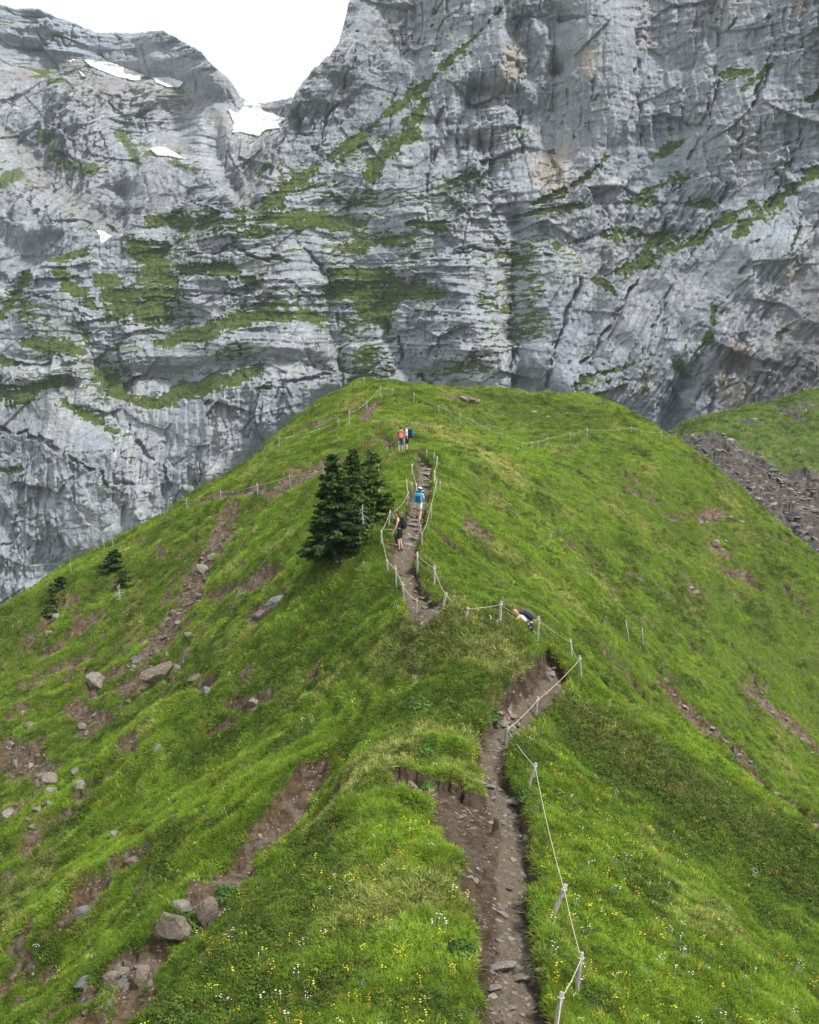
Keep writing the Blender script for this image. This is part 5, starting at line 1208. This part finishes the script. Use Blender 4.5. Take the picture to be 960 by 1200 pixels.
def dead(loc, H, label, seed, name='dead_tree'):
    r = np.random.default_rng(seed); root = empty(name, loc); tag(root, label, 'dead tree')
    Geo().tube([(0, 0, -.2), (.03, 0, H*.4), (-.02, .03, H*.8), (.02, .02, H)], [.04, .034, .022, .008], 8).build('trunk', M_DEAD, root)
    g = Geo()
    for k in range(34):
        z = r.uniform(.1, .95)*H; a = r.uniform(0, 6.28); L = r.uniform(.2, .75)*(1.1-z/H)
        pts = [(0, 0, z), (math.cos(a)*L*.5, math.sin(a)*L*.5, z-.02), (math.cos(a+.2)*L, math.sin(a+.2)*L, z-.12+.1*r.uniform())]
        g.tube(pts, [.014, .009, .004], 4, False)
    g.build('branches', M_DEAD, root)
q = at(444, 606); dead(q, 2.5, 'bleached dead trunk at the right edge of the spruces', 1)
q = at(425, 628); dead(q, 1.3, 'short bare dead shrub with pale twigs under the spruces', 2)
q = at(98, 700)
for (u, v, H, R, lab) in [(134, 665, 1.25, 1.0, 'low dark conifer bush near the left skyline, the upper one of two'), (146, 688, 1.15, .75, 'low conifer bush just below the dark one near the left skyline'), (62, 712, 1.7, .45, 'small narrow conifer above the grey boulders near the left skyline'),
                         (57, 722, .8, .45, 'tiny conifer left of the narrow one near the left skyline'), (72, 690, .9, .8, 'dark conifer bush cut by the left skyline')]:
    spruce(at(u, v), H, R, lab, int(u), M_NEEDLE if v < 700 and u < 140 else M_NEEDLE2, 'bush', name='conifer_bush')
dead(at(140, 705), 1.1, 'pale leafless twigs below the two conifer bushes', 4, 'dead_shrub')
M_LEAF = needle_mat('dock leaf', (.04, .085, .02), (.085, .16, .035)); M_RLEAF = needle_mat('reddish shrub leaf', (.12, .07, .03), (.20, .15, .05))
def bush(loc, r0, h, label, seed, mat, n=420, size=.05, name='leafy_plant', cat='plant'):
    root = empty(name, loc); tag(root, label, cat); r = np.random.default_rng(seed); g = Geo()
    for k in range(7):
        a = r.uniform(0, 6.28); g.tube([(0, 0, -.05), (math.cos(a)*r0*.4, math.sin(a)*r0*.4, h*.5), (math.cos(a)*r0*.7, math.sin(a)*r0*.7, h*.85)], [.012, .008, .004], 5, False)
    g.build('stem', M_BARK, root); me = leaf_mesh('foliage', n, h, r0, size, [mat], seed, .6); link(bpy.data.objects.new('foliage', me), root)
for u, v, r0, h, lab in [(614, 938, .22, .3, 'dark leafy plant at the right rim of the trail beside the bare patch'), (577, 845, .25, .35, 'broad leafy plant left of the stone pile'), (497, 882, .25, .25, 'leafy plant on the turf above the dark overhang'), (500, 924, .2, .2, 'isolated leafy tuft in the middle of the bare patch'),
                         (668, 822, .3, .3, 'dark leafy plant on the bank right of the hollow'), (540, 1120, .3, .3, 'leafy clump at the left rim of the near trail'), (880, 716, .7, .5, 'round green bush on the far right slope'), (265, 1055, .3, .35, 'leafy plant at the foot of the long earth scar'), (228, 1085, .35, .3, 'dark plant growing between the two brown boulders'),
                         (490, 830, .5, .35, 'dark shrubby patch on the near side of the green hump')]:
    bush(at(u, v), r0, h, lab, int(u+v), M_LEAF)
bush(at(430, 532), .55, 1.0, 'reddish green shrub above the spruces', 77, M_RLEAF, 500, .05, 'shrub', 'shrub')
bush(at(462, 606), .35, .5, 'yellowish shrub behind the hiker in the dark top', 78, M_RLEAF, 360, .04, 'shrub', 'shrub')

# ================================================================== hikers
def skin(name, chains, mat, parent, subd=1, root=0):
    """chains: list of [(x,y,z,r) ...]; points closer than 1 mm are the same joint"""
    import bmesh
    bm = bmesh.new(); sl = bm.verts.layers.skin.verify(); found = []
    def vert(p):
        for q, bv in found:
            if (Vector(p[:3])-q).length < .001: return bv
        bv = bm.verts.new(p[:3]); bv[sl].radius = (p[3], p[4] if len(p) > 4 else p[3]); found.append((Vector(p[:3]), bv)); return bv
    first = None
    for ch in chains:
        vs_ = [vert(p) for p in ch]; first = first or vs_[0]
        for a, b in zip(vs_[:-1], vs_[1:]):
            if a is not b and bm.edges.get((a, b)) is None: bm.edges.new((a, b))
    first[sl].use_root = True
    me = bpy.data.meshes.new(name); bm.to_mesh(me); bm.free(); me.materials.append(mat)
    o = link(bpy.data.objects.new(name, me), parent)
    m = o.modifiers.new('skin', 'SKIN'); m.use_smooth_shade = True
    s = o.modifiers.new('sub', 'SUBSURF'); s.levels = subd; s.render_levels = subd
    return o
def cloth(name, c): return plain(name, c, .85, .1, 25)
M_SKIN = plain('skin', (.56, .34, .26), .6, .06, 20); M_HAIR = plain('dark brown hair', (.035, .022, .016), .7); M_HAIRB = plain('brown hair', (.12, .06, .035), .7)
M_EYE = plain('eye', (.03, .02, .02), .3); M_LIP = plain('lips', (.42, .16, .13), .5); M_SHOE = plain('hiking shoe', (.03, .03, .035), .8); M_SOLE = plain('shoe sole', (.10, .09, .08), .9)
V3 = Vector
def person(label, loc, heading, J, shirt, legs, hair=M_HAIR, hat=None, sleeve=.0, legcov=.45, name='person', scale=1.0, longhair=False):
    """J: joints in the figure's own frame, y = forward"""
    root = empty(name, loc, heading); root.scale = (scale,)*3; tag(root, label, 'hiker')
    p = {k: V3(v) for k, v in J.items()}
    def q(v, r, r2=None): return (v.x, v.y, v.z, r) if r2 is None else (v.x, v.y, v.z, r, r2)
    up = (p['neck']-p['pelvis']).normalized(); hd = p['head']; hu = (hd-p['neck']).normalized()
    fw = V3(J.get('face', (0, 1, 0))).normalized(); sidev = fw.cross(hu).normalized(); fw = hu.cross(sidev).normalized()
    ch = [[q(p['pelvis'], .125, .10), q(p['pelvis'].lerp(p['neck'], .3), .115, .085), q(p['pelvis'].lerp(p['neck'], .68), .135, .10), q(p['neck']-up*.06, .10, .075), q(p['neck'], .052)],
          [q(p['neck'], .052), q(p['neck'].lerp(hd, .45), .052), q(hd-hu*.06+fw*.008, .072), q(hd, .086), q(hd+hu*.07-fw*.006, .070), q(hd+hu*.105, .035)]]
    for s in ('l', 'r'):
        sh, el, wr = p['sh'+s], p['el'+s], p['wr'+s]; kn, an = p['kn'+s], p['an'+s]; hip = p['pelvis'].lerp(kn, .12)+(.085 if s == 'r' else -.085)*V3((1, 0, 0))
        hd_ = (wr-el).normalized(); pm = wr+hd_*.05; pe = wr+hd_*.095
        ax = hd_.cross(V3((0, 1, 0)) if abs(hd_.y) < .8 else V3((0, 0, 1))).normalized(); cu = hd_.cross(ax).normalized()*(1 if hd_.cross(ax).y > 0 else -1)
        ch.append([q(p['neck']-up*.06, .10, .075), q(sh, .052), q(sh.lerp(el, .5), .046), q(el, .036), q(el.lerp(wr, .35), .037), q(wr, .025), q(pm, .034, .016), q(pe, .034, .014)])
        for f_, L in zip((-.027, -.009, .009, .027), (.066, .078, .074, .060)):
            b = pe+ax*f_; ch.append([q(pe, .034, .014), q(b+hd_*.008, .009), q(b+hd_*L*.5+cu*.006, .0085), q(b+hd_*L*.85+cu*.022, .0075), q(b+hd_*L+cu*.034, .006)])
        tb = wr+hd_*.03-ax*.032; ch.append([q(pm, .034, .016), q(tb, .012), q(tb+hd_*.03-ax*.016+cu*.01, .010), q(tb+hd_*.055-ax*.018+cu*.02, .008)])
        ch.append([q(p['pelvis'], .125, .10), q(hip, .090), q(hip.lerp(kn, .5), .078), q(kn, .054), q(kn.lerp(an, .35), .055), q(an, .036), q(an+V3((0, .05, -.045)), .036), q(an+V3((0, .15, -.055)), .028)])
        sn = [q(an+V3((0, -.045, -.045)), .040), q(an+V3((0, .03, -.045)), .050, .05), q(an+V3((0, .11, -.058)), .046, .034), q(an+V3((0, .18, -.062)), .034, .026)]
        shoe = skin('shoe', [sn, [q(an+V3((0, .0, .035)), .048), sn[1]]], M_SHOE, root)
        Geo().box(an+V3((0, .06, -.088)), (.085, .27, .022)).build('sole', M_SOLE, shoe, bevel=.01)
    body = skin('body', ch, M_SKIN, root)
    # clothes
    t = [q(p['pelvis']-up*.07, .145, .118), q(p['pelvis'].lerp(p['neck'], .35), .132, .102), q(p['pelvis'].lerp(p['neck'], .68), .150, .115), q(p['neck']-up*.065, .115, .085)]
    cs = [t]
    for s in ('l', 'r'):
        sh, el = p['sh'+s], p['el'+s]
        cs.append([t[-1], q(sh, .064 if sleeve > 0 else .04)] + ([q(sh.lerp(el, sleeve), .060)] if sleeve > 0 else []))
    skin('shirt', cs, shirt, root)
    cs = []
    for s in ('l', 'r'):
        kn, an = p['kn'+s], p['an'+s]; hip = p['pelvis'].lerp(kn, .12)+(.085 if s == 'r' else -.085)*V3((1, 0, 0))
        c1 = [q(p['pelvis']+up*.13, .128, .100), q(p['pelvis']+up*.03, .145, .120), q(hip, .108), q(hip.lerp(kn, .5), .098)] + ([q(hip.lerp(kn, .92), .082)] if legcov < 1 else [q(kn, .070), q(kn.lerp(an, .5), .062), q(an+(kn-an)*.08, .052)])
        cs.append(c1)
    skin('shorts' if legcov < 1 else 'trousers', cs, legs, root)
    hc = hd-fw*.022
    hch = [[q(hc+hu*.118, .035), q(hc+hu*.075, .080), q(hc+hu*.01-fw*.012, .084), q(hc-hu*.055-fw*.02, .062)]]
    if longhair: hch.append([q(hc-hu*.055-fw*.02, .062), q(hc-hu*.12-fw*.045, .05), q(hc-hu*.22-fw*.06, .03)])
    skin('hair', hch, hair, root)
    for sg in (-1, 1):
        Geo().tube([hd+sidev*sg*.031+fw*.070+hu*.004, hd+sidev*sg*.031+fw*.082+hu*.004], [.012, .006], 8).build('eye', M_EYE, root)
        Geo().tube([hd+sidev*sg*.078-hu*.025, hd+sidev*sg*.088+hu*.0, hd+sidev*sg*.080+hu*.026], [.007, .013, .008], 7).build('ear', M_SKIN, root)
    Geo().tube([hd+fw*.078+hu*.005, hd+fw*.098-hu*.022, hd+fw*.080-hu*.034], [.007, .013, .008], 7).build('nose', M_SKIN, root)
    Geo().tube([hd+fw*.070-hu*.058-sidev*.022, hd+fw*.080-hu*.058, hd+fw*.070-hu*.058+sidev*.022], [.004, .007, .004], 6).build('mouth', M_LIP, root)
    if hat:
        g = Geo(); ctr = hd+hu*.045; n = 18
        for rr, hz in ((.155, .0), (.100, .012), (.096, .07), (.06, .092), (.002, .096)):
            g.v += [tuple(ctr+sidev*rr*math.cos(2*math.pi*k/n)+fw*rr*math.sin(2*math.pi*k/n)+hu*hz) for k in range(n)]
        g.f += [(a*n+k, a*n+(k+1) % n, (a+1)*n+(k+1) % n, (a+1)*n+k) for a in range(4) for k in range(n)]
        g.build('sun_hat', hat, root)
    return root
def backpack(label, owner, J, c_main, c_panel, c_strap, h=.50, wd=.30, dp=.20, fat=1.0):
    """rests on the back of its carrier: placed in the carrier's frame"""
    import bmesh
    pe, ne = V3(J['pelvis']), V3(J['neck']); up = (ne-pe).normalized(); rt = V3((1, 0, 0)); bk = up.cross(rt).normalized()*-1
    if bk.y > 0: bk = -bk
    bk = rt.cross(up).normalized(); bk = bk if bk.dot(V3((0, -1, 0))) > 0 or abs(up.z) < .3 else -bk
    R = Matrix((rt, -bk, up)).transposed().to_4x4(); c0 = pe.lerp(ne, .52)+bk*(.095+dp*.45)
    M_ = Matrix.Translation(owner.location) @ Matrix.Rotation(owner.rotation_euler[2], 4, 'Z') @ Matrix.Scale(owner.scale[0], 4) @ Matrix.Translation(c0) @ R
    root = empty('backpack'); root.matrix_world = M_; tag(root, label, 'backpack')
    def rb(name, ctr, d, mat, bev, taper=1.0):
        o = Geo().box(ctr, d, None, taper).build(name, mat, root, bevel=0); m = o.modifiers.new('b', 'BEVEL'); m.width = bev; m.segments = 4; return o
    rb('main_bag', (0, 0, 0), (wd, dp, h), c_main, .06, .82); rb('top_lid', (0, .0, h*.5), (wd*.84, dp*.95, .10), c_panel, .04, .9); rb('front_pocket', (0, -dp*.55, -h*.12), (wd*.72, dp*.35, h*.52), c_panel, .035, .85)
    for s in (-1, 1):
        rb('side_pocket', (s*wd*.52, 0, -h*.26), (.07, dp*.6, h*.34), c_strap, .025, .8)
        Geo().tube([(s*.075, dp*.5, h*.40), (s*.085, dp*.5+.16, h*.44), (s*.105, dp*.5+.27, h*.25), (s*.12, dp*.5+.24, -h*.05), (s*.12, dp*.5+.03, -h*.34)], .020, 7).build('strap', c_strap, root)
    return root
# standing, relaxed, arms down: base joints
def stand(**kw):
    J = dict(pelvis=(0, 0, .92), neck=(0, .03, 1.42), head=(0, .055, 1.57), shl=(-.17, .02, 1.37), shr=(.17, .02, 1.37), ell=(-.21, -.02, 1.09), elr=(.21, -.02, 1.09),
             wrl=(-.21, .07, .86), wrr=(.21, .07, .86), knl=(-.10, .03, .50), knr=(.10, .03, .50), anl=(-.10, -.01, .105), anr=(.10, -.01, .105)); J.update(kw); return J
def foot(u, v):
    q = hitz(u, v); return V3(q)
# 1: woman in dark red top, side on, facing left
J = stand(pelvis=(0, -.02, .90), neck=(0, .07, 1.38), head=(0, .12, 1.53), shl=(-.16, .07, 1.33), shr=(.16, .07, 1.33), ell=(-.19, .14, 1.06), elr=(.19, .12, 1.06), wrl=(-.17, .25, .82), wrr=(.17, .27, .83), knl=(-.09, .05, .48), knr=(.09, -.02, .48), anl=(-.09, .02, .105), anr=(.09, -.10, .105))
pp = foot(468.5, 646); a_ = person('hiker in a dark maroon sleeveless top and navy shorts, standing side on and looking left', pp, math.radians(90), J, cloth('maroon top', (.05, .012, .028)), cloth('navy shorts', (.008, .016, .035)), scale=.98, longhair=True)
backpack('black day pack on the back of the hiker in the dark maroon top', a_, J, cloth('black pack', (.010, .016, .018)), cloth('black pack panel', (.02, .03, .03)), cloth('black strap', (.01, .01, .012)), h=.46, dp=.19)
# 2: hiker with turquoise pack climbing the steps, seen from behind
J = stand(pelvis=(0, .0, .90), neck=(.02, .10, 1.37), head=(.05, .15, 1.51), shl=(-.17, .08, 1.32), shr=(.19, .08, 1.32), ell=(-.28, .10, 1.08), elr=(.27, .0, 1.08), wrl=(-.17, .27, 1.02), wrr=(.20, .24, 1.03), knl=(-.10, .20, .54), knr=(.10, .02, .50), anl=(-.10, .16, .25), anr=(.10, -.12, .105))
pp = foot(490.5, 611); a_ = person('hiker in white shorts and a white sun hat climbing the stone steps, seen from behind', pp, math.radians(-6), J, cloth('pale blue shirt', (.30, .50, .58)), cloth('white shorts', (.72, .71, .68)), hat=cloth('white hat', (.70, .66, .72)), sleeve=.45, hair=M_HAIRB, scale=1.0)
backpack('turquoise and dark blue backpack worn by the hiker in white shorts', a_, J, cloth('turquoise pack', (.015, .30, .42)), cloth('dark blue panel', (.008, .04, .12)), cloth('turquoise strap', (.02, .28, .38)), h=.52, wd=.34, dp=.22)
# 3 and 4: pair beyond the lip at the top of the steps
def lip(u, v, dy):
    q = hitz(u, v); y = q[1]+dy; x = ray(u, v)[0]*y; return V3((x, y, ground_at(x, y)))
J = stand(ell=(-.30, .0, 1.12), wrl=(-.24, .16, .98), elr=(.22, .05, 1.1))
HT = lambda y, vt: ray(470, vt)[1]*y
for tgt, u_, kind in (('a', 469.8, 0), ('b', 477.3, 1)):
    q = hitz(u_, 531.5); best = None
    for dy in np.arange(.3, 6, .1):
        y = q[1]+dy; x = ray(u_, 520)[0]*y; g0 = ground_at(x, y); v_top = project(x, y, g0+1.68)[1]
        if best is None or abs(v_top-512) < best[0]: best = (abs(v_top-512), x, y, g0)
    loc = V3(best[1:])
    if kind == 0:
        J = stand(ell=(-.30, .02, 1.12), wrl=(-.24, .16, .98), elr=(.20, .05, 1.1), wrr=(.16, .2, .95))
        a_ = person('hiker in blue shirt and blue shorts seen from behind at the top of the steps', loc, math.radians(4), J, cloth('sky blue shirt', (.04, .24, .42)), cloth('blue shorts', (.01, .13, .26)), sleeve=.55, scale=.98)
        backpack('red backpack on the hiker in blue at the top of the steps', a_, J, cloth('red pack', (.55, .09, .04)), cloth('pink panel', (.60, .20, .20)), cloth('red strap', (.4, .05, .03)), h=.50, wd=.32)
    else:
        J = stand(head=(0, .10, 1.56), elr=(.20, .08, 1.1), ell=(-.20, .08, 1.1), wrl=(-.17, .26, .98), wrr=(.17, .24, .98))
        a_ = person('hiker in a white shirt with dark hair, standing side on beside the one in blue', loc, math.radians(80), J, cloth('white shirt', (.78, .77, .78)), cloth('black shorts', (.012, .012, .016)), sleeve=.4, scale=1.0)
        backpack('black and bright blue backpack on the hiker in the white shirt', a_, J, cloth('dark pack', (.015, .018, .03)), cloth('bright blue panel', (.01, .13, .42)), cloth('dark strap', (.01, .01, .015)), h=.52, dp=.26)
# 5: hiker bent forward climbing out of the hollow behind the hump
hx, hy = 0, 0
J = dict(pelvis=(0, 0, .82), neck=(0, .40, 1.13), head=(-.02, .50, 1.24), shl=(-.16, .37, 1.09), shr=(.16, .37, 1.08), ell=(-.20, .56, .90), elr=(.20, .52, .84), wrl=(-.15, .66, 1.08), wrr=(.14, .72, .80),
         knl=(-.09, .20, .44), knr=(.10, .02, .42), anl=(-.09, .12, .105), anr=(.10, -.26, .105), face=(-.75, .5, -.15))
best = None
for y in np.arange(44.6, 47.5, .1):
    x = ray(622, 740)[0]*y; g0 = ground_at(x, y); vp = project(x, y, g0+.80)[1]
    if best is None or abs(vp-733) < best[0]: best = (abs(vp-733), x, y, g0)
a_ = person('hiker bent forward in a white tank top and dark trousers beside the rope fence', V3(best[1:]), math.radians(88), J, cloth('white tank', (.80, .80, .79)), cloth('dark trousers', (.015, .02, .035)), hair=M_HAIRB, legcov=1, longhair=True, scale=1.02)
backpack('dark blue grey backpack on the back of the bent over hiker', a_, J, cloth('charcoal pack', (.018, .03, .045)), cloth('grey pack panel', (.07, .09, .12)), cloth('charcoal strap', (.012, .015, .02)), h=.44, dp=.17)
# ================================================================== light, sky, camera
W = bpy.data.worlds.new('World'); SC.world = W; W.use_nodes = True
nt = W.node_tree; bg = nt.nodes['Background']
sky = nt.nodes.new('ShaderNodeTexSky'); sky.sky_type = 'NISHITA'; sky.sun_disc = False
SUN_EL, SUN_AZ = math.radians(52), math.radians(128)      # compass direction the light comes from, from +Y clockwise
sky.sun_elevation = SUN_EL; sky.sun_rotation = SUN_AZ; sky.altitude = 1600; sky.dust_density = 4; sky.air_density = 1
tc = nt.nodes.new('ShaderNodeTexCoord'); cn = nt.nodes.new('ShaderNodeTexNoise'); cn.inputs['Scale'].default_value = 2.2; cn.inputs['Detail'].default_value = 5
mp = nt.nodes.new('ShaderNodeMapping'); mp.inputs['Scale'].default_value = (1, 1, 3); nt.links.new(tc.outputs['Generated'], mp.inputs[0]); nt.links.new(mp.outputs[0], cn.inputs['Vector'])
cr = nt.nodes.new('ShaderNodeValToRGB'); nt.links.new(cn.outputs[0], cr.inputs[0])
cr.color_ramp.elements[0].position = .3; cr.color_ramp.elements[0].color = (6.9, 7.2, 7.6, 1); cr.color_ramp.elements[1].position = .7; cr.color_ramp.elements[1].color = (8.4, 8.7, 9.0, 1)
mx = nt.nodes.new('ShaderNodeMix'); mx.data_type = 'RGBA'; mx.inputs[0].default_value = .93     # closed cloud cover under the sky
nt.links.new(sky.outputs[0], mx.inputs[6]); nt.links.new(cr.outputs[0], mx.inputs[7]); nt.links.new(mx.outputs[2], bg.inputs[0])
bg.inputs[1].default_value = .10
sun = bpy.data.lights.new('sun', 'SUN'); sun.energy = 3.4; sun.angle = math.radians(7); sun.color = (1, .965, .91)
so = link(bpy.data.objects.new('sun', sun)); so.rotation_euler = Vector((math.sin(SUN_AZ)*math.cos(SUN_EL), math.cos(SUN_AZ)*math.cos(SUN_EL), math.sin(SUN_EL))).to_track_quat('Z', 'Y').to_euler()
cam = bpy.data.cameras.new('camera'); cam.sensor_width = 36; cam.sensor_fit = 'AUTO'; cam.lens = 36*FP/1200; cam.clip_end = 20000; cam.clip_start = .3
co = link(bpy.data.objects.new('camera', cam)); co.location = (0, 0, 0); co.rotation_euler = (math.pi/2-PITCH, 0, 0)
SC.camera = co
vs = SC.view_settings; vs.view_transform = 'Standard'; vs.look = 'None'; vs.gamma = 1; vs.exposure = .50
SC.cycles.max_bounces = 5; SC.cycles.diffuse_bounces = 2; SC.cycles.transparent_max_bounces = 4

HAZE = True
if HAZE:
    g = Geo(); x0, x1, y0, y1, z0, z1 = -420, 420, -30, 1000, -126, 330
    g.box(((x0+x1)/2, (y0+y1)/2, (z0+z1)/2), (x1-x0, y1-y0, z1-z0))
    hm_ = bpy.data.materials.new('thin mountain air'); hm_.use_nodes = True; n_ = hm_.node_tree.nodes
    n_.remove(n_['Principled BSDF']); pv = n_.new('ShaderNodeVolumePrincipled'); pv.inputs['Color'].default_value = (.86, .92, 1, 1); pv.inputs['Density'].default_value = .00011; pv.inputs['Anisotropy'].default_value = 0
    hm_.node_tree.links.new(pv.outputs[0], n_['Material Output'].inputs['Volume'])
    tag(g.build('haze', hm_, smooth=False), kind='stuff')
    SC.cycles.volume_bounces = 1
